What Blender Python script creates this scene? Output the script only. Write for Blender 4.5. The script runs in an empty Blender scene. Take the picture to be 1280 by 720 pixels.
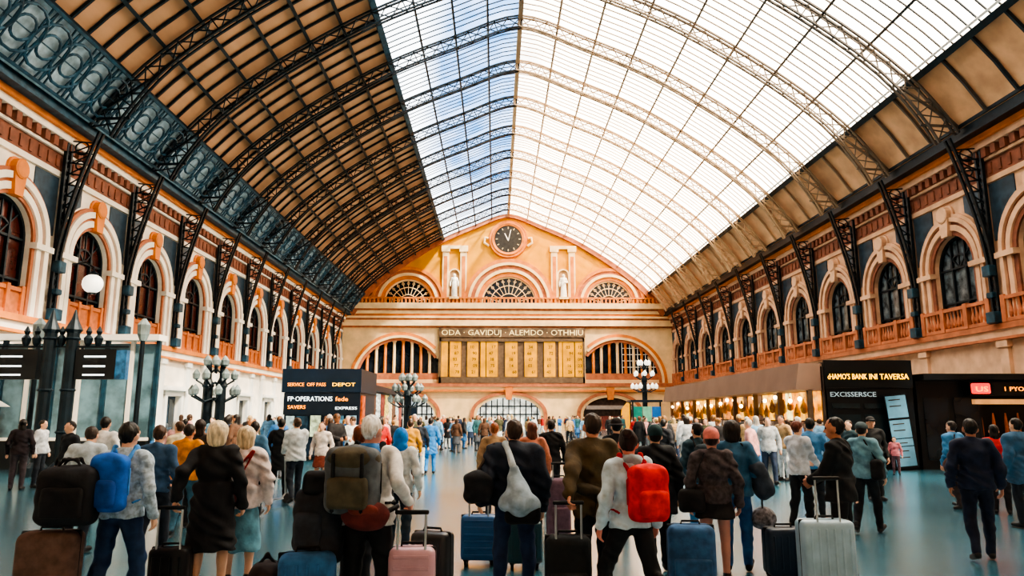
import bpy, bmesh, math, random
import numpy as np
from mathutils import Vector, Matrix, Euler

SC = bpy.context.scene
COL = SC.collection
PI = math.pi
rnd = random.Random(11)

# ------------------------------------------------------------------ camera
CAM_H = 1.7
F_PX = 900.0
PITCH = math.atan(160 / 900.0)
YAW = math.atan(20 / 914.0)
cam = bpy.data.cameras.new('camera')
cam.sensor_width = 36.0
cam.lens = 36.0 * F_PX / 1280.0
cam.clip_end = 600
cam_ob = bpy.data.objects.new('camera', cam)
COL.objects.link(cam_ob)
cam_ob.location = (0, 0, CAM_H)
cam_ob.rotation_euler = (PI / 2 + PITCH, 0, -YAW)
SC.camera = cam_ob


def ray(x, y):
    u = (x - 640) / F_PX
    v = (360 - y) / F_PX
    fw = math.cos(PITCH) - v * math.sin(PITCH)
    up = math.sin(PITCH) + v * math.cos(PITCH)
    return (u * math.cos(YAW) + fw * math.sin(YAW), -u * math.sin(YAW) + fw * math.cos(YAW), up)


def at_y(x, y, Y):
    a = ray(x, y)
    t = Y / a[1]
    return (a[0] * t, Y, CAM_H + a[2] * t)


def px_of(X, Y, Z):
    Z = Z - CAM_H
    u = X * math.cos(YAW) - Y * math.sin(YAW)
    w = X * math.sin(YAW) + Y * math.cos(YAW)
    d = w * math.cos(PITCH) + Z * math.sin(PITCH)
    return 640 + F_PX * u / d


# ------------------------------------------------------------------ materials
def lin(c):
    if isinstance(c, str):
        c = c.lstrip('#')
        c = [int(c[i:i + 2], 16) / 255 for i in (0, 2, 4)]
    return tuple((x / 12.92 if x <= .04045 else ((x + .055) / 1.055) ** 2.4) for x in c)


MATS = {}


def mat(name, col, rough=.7, metal=0.0, var=.15, scale=3.0, bump=0.0, emit=0.0, stretch=None, detail=5):
    if name in MATS:
        return MATS[name]
    m = bpy.data.materials.new(name)
    m.use_nodes = True
    nt = m.node_tree
    b = nt.nodes['Principled BSDF']
    b.inputs['Roughness'].default_value = rough
    b.inputs['Metallic'].default_value = metal
    c = lin(col)
    tc = nt.nodes.new('ShaderNodeTexCoord')
    src = tc.outputs['Object']
    if stretch:
        mp = nt.nodes.new('ShaderNodeMapping')
        mp.inputs['Scale'].default_value = stretch
        nt.links.new(src, mp.inputs[0])
        src = mp.outputs[0]
    nz = nt.nodes.new('ShaderNodeTexNoise')
    nz.inputs['Scale'].default_value = scale
    nz.inputs['Detail'].default_value = detail
    nt.links.new(src, nz.inputs['Vector'])
    mx = nt.nodes.new('ShaderNodeMix')
    mx.data_type = 'RGBA'
    mx.inputs[6].default_value = (*[x * (1 - var) for x in c], 1)
    mx.inputs[7].default_value = (*[min(1, x * (1 + var)) for x in c], 1)
    rp = nt.nodes.new('ShaderNodeMapRange')
    rp.inputs[1].default_value = .35
    rp.inputs[2].default_value = .65
    nt.links.new(nz.outputs[0], rp.inputs[0])
    nt.links.new(rp.outputs[0], mx.inputs[0])
    nt.links.new(mx.outputs[2], b.inputs['Base Color'])
    if bump:
        bp = nt.nodes.new('ShaderNodeBump')
        bp.inputs['Strength'].default_value = bump
        bp.inputs['Distance'].default_value = .02
        nt.links.new(nz.outputs[0], bp.inputs['Height'])
        nt.links.new(bp.outputs[0], b.inputs['Normal'])
    if emit:
        b.inputs['Emission Strength'].default_value = emit
        nt.links.new(mx.outputs[2], b.inputs['Emission Color'])
    MATS[name] = m
    return m


def cloth(col, rough=.8):
    return mat('cloth_' + col.strip('#'), col, rough, var=.25, scale=11, bump=.5)


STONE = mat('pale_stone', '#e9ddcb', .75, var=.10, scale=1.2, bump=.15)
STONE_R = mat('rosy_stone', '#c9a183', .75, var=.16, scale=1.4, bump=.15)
STONE_LOW = mat('grey_stone', '#dbd6cd', .7, var=.10, scale=.9, bump=.1)
TERRA = mat('terracotta', '#b06a48', .65, var=.2, scale=2.0, bump=.15)
TERRA_D = mat('dark_terracotta', '#83503c', .7, var=.25, scale=2.5, bump=.2)
ORANGE = mat('orange_stone', '#d27c3a', .65, var=.15, scale=1.5, bump=.1)
YELLOW = mat('ochre_plaster', '#d8941a', .7, var=.14, scale=.5, bump=.1)
CREAM = mat('cream_plaster', '#ebc896', .7, var=.10, scale=1.0, bump=.1)
IRON = mat('blue_black_iron', '#15242d', .42, .35, var=.3, scale=4)
IRON_T = mat('teal_iron', '#23485a', .45, .3, var=.4, scale=3)
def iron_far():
    """iron colour with sun haze painted in: dark near the front, sandy far off"""
    m = bpy.data.materials.new('haze_tinted_iron')
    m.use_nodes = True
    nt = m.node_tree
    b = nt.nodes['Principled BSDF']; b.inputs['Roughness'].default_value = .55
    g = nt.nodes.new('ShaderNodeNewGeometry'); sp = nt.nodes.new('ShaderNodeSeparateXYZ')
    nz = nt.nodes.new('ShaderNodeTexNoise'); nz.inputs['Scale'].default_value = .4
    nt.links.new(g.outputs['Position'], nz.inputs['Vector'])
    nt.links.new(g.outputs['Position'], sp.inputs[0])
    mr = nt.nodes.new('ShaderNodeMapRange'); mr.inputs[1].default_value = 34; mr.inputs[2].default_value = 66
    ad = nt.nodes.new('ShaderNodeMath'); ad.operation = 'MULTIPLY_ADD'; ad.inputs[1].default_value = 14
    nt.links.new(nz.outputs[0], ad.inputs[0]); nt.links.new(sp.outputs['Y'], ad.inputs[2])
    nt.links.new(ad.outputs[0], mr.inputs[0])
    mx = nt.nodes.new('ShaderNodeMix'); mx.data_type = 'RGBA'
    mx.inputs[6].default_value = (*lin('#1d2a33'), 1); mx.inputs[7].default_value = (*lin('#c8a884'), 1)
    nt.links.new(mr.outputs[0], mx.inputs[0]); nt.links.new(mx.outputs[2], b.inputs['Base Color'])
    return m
IRON_HAZE = iron_far()  # paler far iron stands in for the bright haze under the roof
NAVY = mat('navy_panel', '#14283b', .35, .1, var=.15, scale=2)
PANELB = mat('slate_blue_panel', '#2c4150', .5, 0, var=.35, scale=2.5)
BLACKP = mat('black_panel', '#0f151a', .35, .1, var=.2, scale=2)
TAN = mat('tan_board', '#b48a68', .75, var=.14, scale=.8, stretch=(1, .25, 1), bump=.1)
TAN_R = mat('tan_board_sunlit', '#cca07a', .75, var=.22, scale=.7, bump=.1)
DARKGLASS = mat('dark_glass', '#18222b', .12, 0, var=.5, scale=1.3)
REDGLASS = mat('dim_red_interior', '#4a1f18', .25, 0, var=.6, scale=.9)
GREYGLASS = mat('reflective_grey_glass', '#5b666c', .18, 0, var=.7, scale=2.2, detail=8)
WHITE = mat('white_paint', '#e8e6e0', .5, var=.06)
MARBLE = mat('white_marble', '#f0e8da', .5, var=.08, scale=3)
GLOBE = mat('opal_globe', '#f4efe2', .25, var=.03, emit=.6)
LAMPW = mat('warm_lamp', '#ffd79a', .3, var=.05, emit=6)
CHROME = mat('satin_metal', '#b8bcc0', .28, .9, var=.08)
RUBBER = mat('black_rubber', '#101113', .6, var=.2)
TXT_Y = mat('amber_lettering', '#f5b62a', .4, var=.05, emit=1.6)
TXT_W = mat('white_lettering', '#d8e4ea', .4, var=.05, emit=.9)
TXT_O = mat('orange_lettering', '#f08a24', .4, var=.05, emit=1.5)
TXT_R = mat('red_lettering', '#e0200c', .4, var=.05, emit=1.1)
TXT_D = mat('dark_lettering', '#3a2a12', .6, var=.05)
BOARDY = mat('yellow_board', '#cf9000', .5, var=.2, scale=.8, emit=.22)
BOARDF = mat('bronze_frame', '#6b5644', .5, .2, var=.2)
GOLD = mat('gold_display', '#d09028', .4, var=.5, scale=3, emit=.6)


def hairmat(c):
    return mat('hair_' + c.strip('#'), c, .5, var=.32, scale=14, bump=.5, stretch=(3, 3, .5), detail=3)


def glass_mat(name, milky, tint, rough_col='#ffffff'):
    m = bpy.data.materials.new(name)
    m.use_nodes = True
    nt = m.node_tree
    nt.nodes.clear()
    out = nt.nodes.new('ShaderNodeOutputMaterial')
    tr = nt.nodes.new('ShaderNodeBsdfTransparent')
    tr.inputs[0].default_value = (*lin(tint), 1)
    tl = nt.nodes.new('ShaderNodeBsdfTranslucent')
    tl.inputs[0].default_value = (*lin(rough_col), 1)
    mx = nt.nodes.new('ShaderNodeMixShader')
    tc = nt.nodes.new('ShaderNodeTexCoord')
    nz = nt.nodes.new('ShaderNodeTexNoise')
    nz.inputs['Scale'].default_value = .35
    nz.inputs['Detail'].default_value = 4
    mr = nt.nodes.new('ShaderNodeMapRange')
    mr.inputs[1].default_value = .3
    mr.inputs[2].default_value = .7
    mr.inputs[3].default_value = max(0, milky - .12)
    mr.inputs[4].default_value = min(1, milky + .12)
    nt.links.new(tc.outputs['Object'], nz.inputs['Vector'])
    nt.links.new(nz.outputs[0], mr.inputs[0])
    nt.links.new(mr.outputs[0], mx.inputs[0])
    nt.links.new(tr.outputs[0], mx.inputs[1])
    nt.links.new(tl.outputs[0], mx.inputs[2])
    nt.links.new(mx.outputs[0], out.inputs[0])
    return m


GLASS_C = glass_mat('clear_roof_glass', .12, '#f0f8ff')
GLASS_M = glass_mat('dusty_roof_glass', .55, '#fff6ea', '#fff3e0')


# ------------------------------------------------------------------ mesh builder
class MB:
    def __init__(self):
        self.v, self.f, self.mi, self.s = [], [], [], []
        self.cur = 0
        self.smooth = False
        self.M = None

    def add(self, vs, fs):
        o = len(self.v)
        if self.M is not None:
            vs = [tuple(self.M @ Vector(p)) for p in vs]
        self.v.extend([tuple(p) for p in vs])
        for f in fs:
            self.f.append(tuple(i + o for i in f))
            self.mi.append(self.cur)
            self.s.append(self.smooth)
        return self

    def box(self, x0, x1, y0, y1, z0, z1):
        vs = [(x0, y0, z0), (x1, y0, z0), (x1, y1, z0), (x0, y1, z0), (x0, y0, z1), (x1, y0, z1), (x1, y1, z1), (x0, y1, z1)]
        return self.add(vs, [(0, 3, 2, 1), (4, 5, 6, 7), (0, 1, 5, 4), (1, 2, 6, 5), (2, 3, 7, 6), (3, 0, 4, 7)])

    def bar(self, p, q, w, h=None, up=(0, 0, 1)):
        h = h or w
        p, q = Vector(p), Vector(q)
        d = (q - p)
        if d.length < 1e-6:
            return self
        d.normalize()
        up = Vector(up)
        s = d.cross(up)
        if s.length < 1e-4:
            s = d.cross(Vector((1, 0, 0)))
        s.normalize()
        t = s.cross(d)
        a, b = s * w / 2, t * h / 2
        vs = [p - a - b, p + a - b, p + a + b, p - a + b, q - a - b, q + a - b, q + a + b, q - a + b]
        return self.add(vs, [(0, 1, 2, 3), (7, 6, 5, 4), (0, 4, 5, 1), (1, 5, 6, 2), (2, 6, 7, 3), (3, 7, 4, 0)])

    def tube(self, pts, r, n=8, closed=False, cap=True):
        pts = [Vector(p) for p in pts]
        m = len(pts)
        rs = r if isinstance(r, (list, tuple)) else [r] * m
        vs, fs = [], []
        ref = None
        for i, p in enumerate(pts):
            if closed:
                d = pts[(i + 1) % m] - pts[i - 1]
            else:
                d = pts[min(i + 1, m - 1)] - pts[max(i - 1, 0)]
            d.normalize()
            if ref is None:
                ref = Vector((0, 0, 1)) if abs(d.z) < .9 else Vector((1, 0, 0))
            s = d.cross(ref)
            if s.length < 1e-5:
                s = d.cross(Vector((0, 1, 0)))
            s.normalize()
            t = s.cross(d)
            ref = t
            for k in range(n):
                a = 2 * PI * k / n
                vs.append(p + (s * math.cos(a) + t * math.sin(a)) * rs[i])
        for i in range(m if closed else m - 1):
            j = (i + 1) % m
            for k in range(n):
                l = (k + 1) % n
                fs.append((i * n + k, i * n + l, j * n + l, j * n + k))
        if cap and not closed:
            fs.append(tuple(range(n))[::-1])
            fs.append(tuple((m - 1) * n + k for k in range(n)))
        return self.add(vs, fs)

    def lathe(self, prof, c=(0, 0, 0), n=16, axis='z'):
        vs, fs = [], []
        for r, z in prof:
            for k in range(n):
                a = 2 * PI * k / n
                x, y = r * math.cos(a), r * math.sin(a)
                p = {'z': (x, y, z), 'y': (x, z, y), 'x': (z, x, y)}[axis]
                vs.append((p[0] + c[0], p[1] + c[1], p[2] + c[2]))
        for i in range(len(prof) - 1):
            for k in range(n):
                l = (k + 1) % n
                fs.append((i * n + k, i * n + l, (i + 1) * n + l, (i + 1) * n + k))
        fs.append(tuple(range(n))[::-1])
        fs.append(tuple((len(prof) - 1) * n + k for k in range(n)))
        return self.add(vs, fs)

    def sphere(self, c, r, n=12):
        m = max(5, n // 2)
        prof = [(max(1e-3, r * math.sin(PI * i / m)), -r * math.cos(PI * i / m)) for i in range(m + 1)]
        return self.lathe(prof, c, n)

    def prism(self, poly, y0, y1):
        """polygon in the xz plane, extruded along y"""
        n = len(poly)
        vs = [(x, y0, z) for x, z in poly] + [(x, y1, z) for x, z in poly]
        fs = [tuple(range(n)), tuple(range(2 * n - 1, n - 1, -1))]
        fs += [(i, i + n, (i + 1) % n + n, (i + 1) % n) for i in range(n)]
        return self.add(vs, fs)

    def sweep(self, inner, outer, y0, y1, closed=False):
        """a band between two matching xz paths, extruded along y"""
        n = len(inner)
        vs = []
        for (a, b), (c, d) in zip(inner, outer):
            vs += [(a, y0, b), (c, y0, d), (c, y1, d), (a, y1, b)]
        fs = []
        for i in range(n if closed else n - 1):
            j = (i + 1) % n
            for k in range(4):
                l = (k + 1) % 4
                fs.append((i * 4 + k, i * 4 + l, j * 4 + l, j * 4 + k))
        if not closed:
            fs += [(0, 1, 2, 3), ((n - 1) * 4 + 3, (n - 1) * 4 + 2, (n - 1) * 4 + 1, (n - 1) * 4)]
        return self.add(vs, fs)

    def rbox(self, c, size, bev=.03, seg=3):
        bm = bmesh.new()
        bmesh.ops.create_cube(bm, size=1)
        bmesh.ops.scale(bm, vec=size, verts=bm.verts)
        bmesh.ops.bevel(bm, geom=list(bm.edges), offset=bev, segments=seg, profile=.5, affect='EDGES')
        bm.verts.index_update()
        vs = [(v.co.x + c[0], v.co.y + c[1], v.co.z + c[2]) for v in bm.verts]
        fs = [tuple(v.index for v in f.verts) for f in bm.faces]
        bm.free()
        return self.add(vs, fs)

    def pierced(self, loops, y0, y1):
        """filled xz outline with holes, extruded from y0 to y1"""
        cu = bpy.data.curves.new('tmp', 'CURVE')
        cu.dimensions = '2D'
        cu.fill_mode = 'BOTH'
        cu.extrude = abs(y1 - y0) / 2
        for lp in loops:
            sp = cu.splines.new('POLY')
            sp.points.add(len(lp) - 1)
            for i, (x, z) in enumerate(lp):
                sp.points[i].co = (x, z, 0, 1)
            sp.use_cyclic_u = True
        o = bpy.data.objects.new('tmp', cu)
        me = bpy.data.meshes.new_from_object(o)
        ym = (y0 + y1) / 2
        self.add([(v.co.x, ym - v.co.z, v.co.y) for v in me.vertices], [tuple(p.vertices) for p in me.polygons])
        bpy.data.objects.remove(o)
        bpy.data.curves.remove(cu)
        bpy.data.meshes.remove(me)
        return self

    def text(self, s, x, z, y, size, width=None, align='LEFT', depth=.01):
        cu = bpy.data.curves.new('tmp', 'FONT')
        cu.body = s
        cu.size = size
        cu.align_x = align
        cu.extrude = depth
        cu.resolution_u = 2
        o = bpy.data.objects.new('tmp', cu)
        me = bpy.data.meshes.new_from_object(o)
        xs = [v.co.x for v in me.vertices] or [0, 1]
        k = 1 if not width else width / max(1e-3, max(xs) - min(xs))
        self.add([(x + v.co.x * k, y - v.co.z, z + v.co.y) for v in me.vertices], [tuple(p.vertices) for p in me.polygons])
        bpy.data.objects.remove(o)
        bpy.data.curves.remove(cu)
        bpy.data.meshes.remove(me)
        return self

    def mesh(self, name, mats):
        me = bpy.data.meshes.new(name)
        me.from_pydata(self.v, [], self.f)
        for m in (mats if isinstance(mats, (list, tuple)) else [mats]):
            me.materials.append(m)
        me.polygons.foreach_set('material_index', self.mi)
        me.polygons.foreach_set('use_smooth', self.s)
        me.update()
        return me

    def build(self, name, mats, parent=None, loc=None, rz=0, **props):
        o = bpy.data.objects.new(name, self.mesh(name, mats))
        COL.objects.link(o)
        if parent:
            o.parent = parent
        if loc:
            o.location = loc
        o.rotation_euler[2] = rz
        for k, v in props.items():
            o[k] = v
        return o


def empty(name, loc=(0, 0, 0), rz=0, **props):
    o = bpy.data.objects.new(name, None)
    o.empty_display_size = .2
    COL.objects.link(o)
    o.location = loc
    o.rotation_euler[2] = rz
    for k, v in props.items():
        o[k] = v
    return o


KIDS = {}


def copy_tree(o, loc=None, rz=None, parent=None, **props):
    c = o.copy()
    COL.objects.link(c)
    if parent:
        c.parent = parent
    if loc is not None:
        c.location = loc
    if rz is not None:
        c.rotation_euler[2] = rz
    for k, v in props.items():
        c[k] = v
    for ch in list(o.children):
        copy_tree(ch, parent=c)
    return c


ORD = ['nearest', 'second', 'third', 'fourth', 'fifth', 'sixth', 'seventh', 'eighth', 'ninth', 'tenth', 'eleventh', 'twelfth']


def arc(cx, cz, r, a0, a1, n):
    return [(cx + r * math.cos(math.radians(a0 + (a1 - a0) * i / n)), cz + r * math.sin(math.radians(a0 + (a1 - a0) * i / n))) for i in range(n + 1)]


def archpath(cx, zb, zs, r, n=20, rz=None):
    """up the left jamb, round the arch, down the right jamb"""
    rz = rz or r
    pts = [(cx - r, zb)]
    pts += [(cx - r * math.cos(PI * i / n), zs + rz * math.sin(PI * i / n)) for i in range(n + 1)]
    pts += [(cx + r, zb)]
    return pts
# ------------------------------------------------------------------ setting: plan of the hall
XL, XR, XC = -19.5, 22.5, 1.5
YE = 91.2
YB = -8.0
BAY = 6.0
TRUSS_Y = [31.2 + BAY * k for k in range(10)]
WIN_Y = [22.2 + BAY * k for k in range(12)]

PROF = [(0, 27.7), (4.5, 26.1), (8.6, 24.3), (12.3, 22.1), (15.4, 19.9), (17.8, 17.8), (19.3, 16.0), (20.1, 14.7)]
# finer roof profile by Catmull-Rom
def roof_pts():
    P = [(-4.5, 26.6)] + PROF + [(20.6, 13.4)]
    out = []
    for i in range(1, len(P) - 2):
        p0, p1, p2, p3 = [np.array(P[i + k], float) for k in (-1, 0, 1, 2)]
        for t in np.linspace(0, 1, 12, endpoint=False):
            out.append(.5 * ((2 * p1) + (-p0 + p2) * t + (2 * p0 - 5 * p1 + 4 * p2 - p3) * t * t + (-p0 + 3 * p1 - 3 * p2 + p3) * t ** 3))
    out.append(np.array(P[-2], float))
    return np.array(out)
RP = roof_pts()
RS = np.concatenate([[0], np.cumsum(np.hypot(*np.diff(RP, axis=0).T))])
def roof_at(s, off=0.0):
    """offset a from the ridge and height z at arc length s; off moves inwards"""
    a = float(np.interp(s, RS, RP[:, 0])); z = float(np.interp(s, RS, RP[:, 1]))
    if off:
        a2 = float(np.interp(s + .2, RS, RP[:, 0])); z2 = float(np.interp(s + .2, RS, RP[:, 1]))
        a1 = float(np.interp(s - .2, RS, RP[:, 0])); z1 = float(np.interp(s - .2, RS, RP[:, 1]))
        t = Vector((a2 - a1, z2 - z1)).normalized()
        a += t.y * off; z += -t.x * off
    return a, z
def s_of(a):
    return float(np.interp(a, RP[:, 0], RS))
S_END = float(RS[-1])
S_LG, S_LT = s_of(8.5), s_of(18.4)
S_RG = s_of(18.2)

# ------------------------------------------------------------------ floor
def floor_mat():
    m = bpy.data.materials.new('polished_floor')
    m.use_nodes = True
    nt = m.node_tree
    b = nt.nodes['Principled BSDF']
    tc = nt.nodes.new('ShaderNodeTexCoord')
    br = nt.nodes.new('ShaderNodeTexBrick')
    br.inputs['Scale'].default_value = 1.0
    br.inputs['Mortar Size'].default_value = .012
    br.inputs['Brick Width'].default_value = 2.4
    br.inputs['Row Height'].default_value = 1.6
    br.inputs['Color1'].default_value = (*lin('#3f8298'), 1)
    br.inputs['Color2'].default_value = (*lin('#38788e'), 1)
    br.inputs['Mortar'].default_value = (*lin('#2c414a'), 1)
    nt.links.new(tc.outputs['Object'], br.inputs['Vector'])
    nz = nt.nodes.new('ShaderNodeTexNoise')
    nz.inputs['Scale'].default_value = .5
    nz.inputs['Detail'].default_value = 6
    nt.links.new(tc.outputs['Object'], nz.inputs['Vector'])
    mx = nt.nodes.new('ShaderNodeMix')
    mx.data_type = 'RGBA'
    mx.blend_type = 'MULTIPLY'
    mx.inputs[0].default_value = .2
    nt.links.new(br.outputs[0], mx.inputs[6])
    nt.links.new(nz.outputs[0], mx.inputs[7])
    nt.links.new(mx.outputs[2], b.inputs['Base Color'])
    mr = nt.nodes.new('ShaderNodeMapRange')
    mr.inputs[3].default_value = .18
    mr.inputs[4].default_value = .30
    b.inputs['Specular IOR Level'].default_value = .8
    nt.links.new(nz.outputs[0], mr.inputs[0])
    nt.links.new(mr.outputs[0], b.inputs['Roughness'])
    b.inputs['IOR'].default_value = 2.1
    b.inputs['Coat Weight'].default_value = 1.0
    b.inputs['Coat IOR'].default_value = 1.8
    b.inputs['Coat Roughness'].default_value = .22
    return m
mb = MB(); mb.box(XL - .6, XR + .6, YB, YE + .6, -.3, 0)
mb.build('floor', floor_mat(), kind='structure')

# ------------------------------------------------------------------ side walls
Z_LEDGE, Z_SPR, R_WIN, Z_TOP = 5.75, 8.9, 1.55, 14.75
DOOR_Y = [38.2 + BAY * k for k in range(9)]
def side_wall(side):
    left = side == 'left'
    sg = 1 if left else -1
    rz = PI / 2 if left else -PI / 2
    X = XL if left else XR
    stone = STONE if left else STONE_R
    mb = MB()
    u0, u1 = sorted((sg * YB, sg * YE))
    loops = [[(u0, 0), (u1, 0), (u1, Z_TOP), (u0, Z_TOP)]]
    for y in WIN_Y:
        loops.append(archpath(sg * y, Z_LEDGE + .05, Z_SPR, R_WIN, 16))
    if left:
        for y in DOOR_Y:
            u = sg * y
            loops.append([(u - .95, 0.02), (u - .95, 2.9), (u + .95, 2.9), (u + .95, 0.02)])
    mb.pierced(loops, 0, .5)
    mb.build('wall_' + side, [stone], None, (X, 0, 0), rz, kind='structure')
    n = 1 if left else 11
    def trim(k, f, m):
        b = MB(); f(b)
        return b.build('trim_%d' % (n + k), m, None, (X, 0, 0), rz, kind='structure')
    # string course under the windows
    def course(b):
        b.cur = 0; b.box(u0, u1, -.32, 0, Z_LEDGE - .28, Z_LEDGE - .02)
        b.cur = 1; b.box(u0, u1, -.22, 0, Z_LEDGE - .62, Z_LEDGE - .28)
        b.cur = 0; b.box(u0, u1, -.28, 0, Z_LEDGE - .74, Z_LEDGE - .62)
    trim(0, course, [ORANGE if left else TERRA, stone])
    # frieze with dentils and roundels, and the cornice
    def frieze(b):
        b.cur = 0; b.box(u0, u1, -.12, 0, 12.15, 12.4)
        b.cur = 1; b.box(u0, u1, -.06, 0, 12.4, 13.2)
        b.cur = 0; b.box(u0, u1, -.42, 0, 13.75, 14.05)
        b.cur = 2; b.box(u0, u1, -.6, 0, 14.05, 14.3)
        b.cur = 0; b.box(u0, u1, -.2, 0, 13.2, 13.32)
    fr = trim(1, frieze, [stone, TERRA_D, ORANGE])
    d = MB()
    y = 19.0
    while y < YE - .3:
        u = sg * y
        d.box(u - .16, u + .16, -.34, -.02, 13.32, 13.75)
        d.box(u - .1, u + .1, -.12, -.02, 12.55, 13.05)
        y += .62
    d.build('dentils', [TERRA_D], fr)
    # plinth
    trim(2, lambda b: [b.box(u0 if True else 0, u1, -.14, 0, 0, .5)] if not left else
         [b.box(sg * a, sg * c, -.14, 0, 0, .5) for a, c in zip([YB] + [y + 1.3 for y in DOOR_Y], [y - 1.3 for y in DOOR_Y] + [YE])], [STONE_LOW])
    # pilaster strips in the lower storey
    def pil(b):
        for y in TRUSS_Y:
            for dy in ((-1.75, 1.75) if left else (0,)):
                u = sg * (y + 1 + dy) if left else sg * y
                b.box(u - .26, u + .26, -.16, 0, .5, 4.7)
                b.box(u - .36, u + .36, -.24, 0, 4.7, 5.0)
    trim(3, pil, [STONE_LOW if left else stone])
    return X, rz, sg

side_wall('left'); side_wall('right')
mb = MB(); mb.box(XL - .6, XR + .6, YB - .5, YB, 0, 28)
mb.build('wall_light_block', STONE, kind='structure')  # unseen closing wall, added to cut the light from behind the camera

# doors in the left wall
def make_door():
    r = empty('door_1', kind='structure')
    b = MB(); b.box(-1.25, -.95, -.2, 0, 0, 2.95); b.box(.95, 1.25, -.2, 0, 0, 2.95); b.box(-1.25, 1.25, -.2, 0, 2.9, 3.2)
    b.box(-1.55, 1.55, -.42, 0, 3.2, 3.34); b.box(-1.42, 1.42, -.3, 0, 3.34, 3.46)
    b.build('door_surround', STONE_LOW, r)
    for s in (-1, 1):
        p = MB(); p.box(min(0, s * .93), max(0, s * .93), .18, .24, .02, 2.88)
        lf = p.build('door_leaf', PANELB, r)
        g = MB()
        for z0, z1 in ((.2, .9), (1.05, 2.7)):
            g.box(min(s * .12, s * .8), max(s * .12, s * .8), .165, .18, z0, z1)
        g.build('glass_pane', DARKGLASS, lf)
        h = MB(); h.tube([(s * .07, .15, .95), (s * .07, .12, 1.0), (s * .07, .12, 1.2), (s * .07, .15, 1.25)], .015)
        h.build('door_handle', CHROME, lf)
    return r
d0 = make_door()
for i, y in enumerate(DOOR_Y):
    if i == 0:
        d0.location = (XL, y, 0); d0.rotation_euler[2] = PI / 2
    else:
        c = copy_tree(d0, (XL, y, 0), PI / 2); c.name = 'door_%d' % (i + 1)

# arched windows with banded archivolts
def make_window(name, left):
    r = empty(name, kind='structure')
    if left:
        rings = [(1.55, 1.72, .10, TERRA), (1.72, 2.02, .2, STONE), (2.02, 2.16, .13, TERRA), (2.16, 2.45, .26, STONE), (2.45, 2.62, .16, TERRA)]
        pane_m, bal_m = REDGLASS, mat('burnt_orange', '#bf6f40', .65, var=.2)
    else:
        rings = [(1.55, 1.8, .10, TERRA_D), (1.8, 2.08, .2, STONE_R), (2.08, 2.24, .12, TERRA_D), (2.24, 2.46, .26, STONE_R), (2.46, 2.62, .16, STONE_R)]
        pane_m, bal_m = GREYGLASS, TERRA
    b = MB()
    mats = []
    for i, (r0, r1, dd, m) in enumerate(rings):
        mats.append(m); b.cur = i
        b.sweep(archpath(0, Z_LEDGE, Z_SPR, r0), archpath(0, Z_LEDGE, Z_SPR, r1), -dd, 0)
    mats.append(STONE if left else STONE_R); b.cur = len(rings)
    for s in (-1, 1):                                   # impost blocks
        b.box(min(s * 1.5, s * 2.7), max(s * 1.5, s * 2.7), -.32, 0, Z_SPR - .3, Z_SPR - .05)
    b.build('archivolt', mats, r)
    k = MB()                                            # keystone cartouche
    k.lathe([(.34, -.42), (.42, -.38), (.42, -.12), (.5, -.1), (.5, 0)], (0, 0, Z_SPR + 2.62), 14, 'y')
    k.prism([(-.25, Z_SPR + 1.5), (.25, Z_SPR + 1.5), (.36, Z_SPR + 2.4), (-.36, Z_SPR + 2.4)], -.34, 0)
    k.build('keystone', ORANGE if left else STONE_R, r)
    for s in (-1, 1):                                   # spandrel panels
        a0, a1 = (12, 62)
        pts = [(s * x, z) for x, z in arc(0, Z_SPR, 2.72, a0, a1, 8)]
        pts += [(s * 2.72 * math.cos(math.radians(a1)), 12.1), (s * 2.9, 12.1), (s * 2.9, pts[0][1])]
        p = MB(); p.prism(pts, -.05, 0)
        p.build('spandrel_panel', PANELB, r)
    f = MB()
    f.sweep(archpath(0, Z_LEDGE, Z_SPR, R_WIN - .14), archpath(0, Z_LEDGE, Z_SPR, R_WIN), .22, .34)
    for x in (-.52, .52):
        f.box(x - .05, x + .05, .22, .34, Z_LEDGE, Z_SPR + math.sqrt(R_WIN ** 2 - x * x) - .05)
    for z in (7.2, Z_SPR):
        f.box(-R_WIN + .05, R_WIN - .05, .23, .33, z - .05, z + .05)
    for a in (45, 90, 135):
        f.bar((.0, .28, Z_SPR), (1.45 * math.cos(math.radians(a)), .28, Z_SPR + 1.45 * math.sin(math.radians(a))), .06)
    f.sweep(arc(0, Z_SPR, .62, 0, 180, 10), arc(0, Z_SPR, .7, 0, 180, 10), .24, .32)
    fo = f.build('window_frame', IRON, r)
    g = MB(); g.prism(archpath(0, Z_LEDGE, Z_SPR, R_WIN - .02), .36, .4)
    g.build('pane', pane_m, fo)
    bl = MB()                                           # balustrade
    if left:
        bl.box(-1.5, 1.5, -.02, .14, Z_LEDGE, Z_LEDGE + .16)
        bl.box(-1.5, 1.5, -.02, .14, Z_LEDGE + .95, Z_LEDGE + 1.12)
        bl.box(-1.5, 1.5, .05, .12, Z_LEDGE + .16, Z_LEDGE + .95)
        for x in (-1.42, -.5, .5, 1.42):
            bl.box(x - .1, x + .1, -.06, .16, Z_LEDGE, Z_LEDGE + 1.2)
    else:
        bl.box(-2.6, 2.6, -.3, -.1, Z_LEDGE, Z_LEDGE + .16)
        bl.box(-2.6, 2.6, -.32, -.08, Z_LEDGE + .98, Z_LEDGE + 1.14)
        for x in (-2.5, -.9, .9, 2.5):
            bl.box(x - .14, x + .14, -.34, -.06, Z_LEDGE, Z_LEDGE + 1.2)
        x = -2.2
        while x < 2.3:
            if min(abs(x - q) for q in (-2.5, -.9, .9, 2.5)) > .2:
                bl.lathe([(.05, .16), (.09, .3), (.1, .42), (.05, .7), (.07, .98)], (x, -.2, Z_LEDGE), 6)
            x += .27
    bl.build('balustrade', bal_m, r)
    return r
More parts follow.
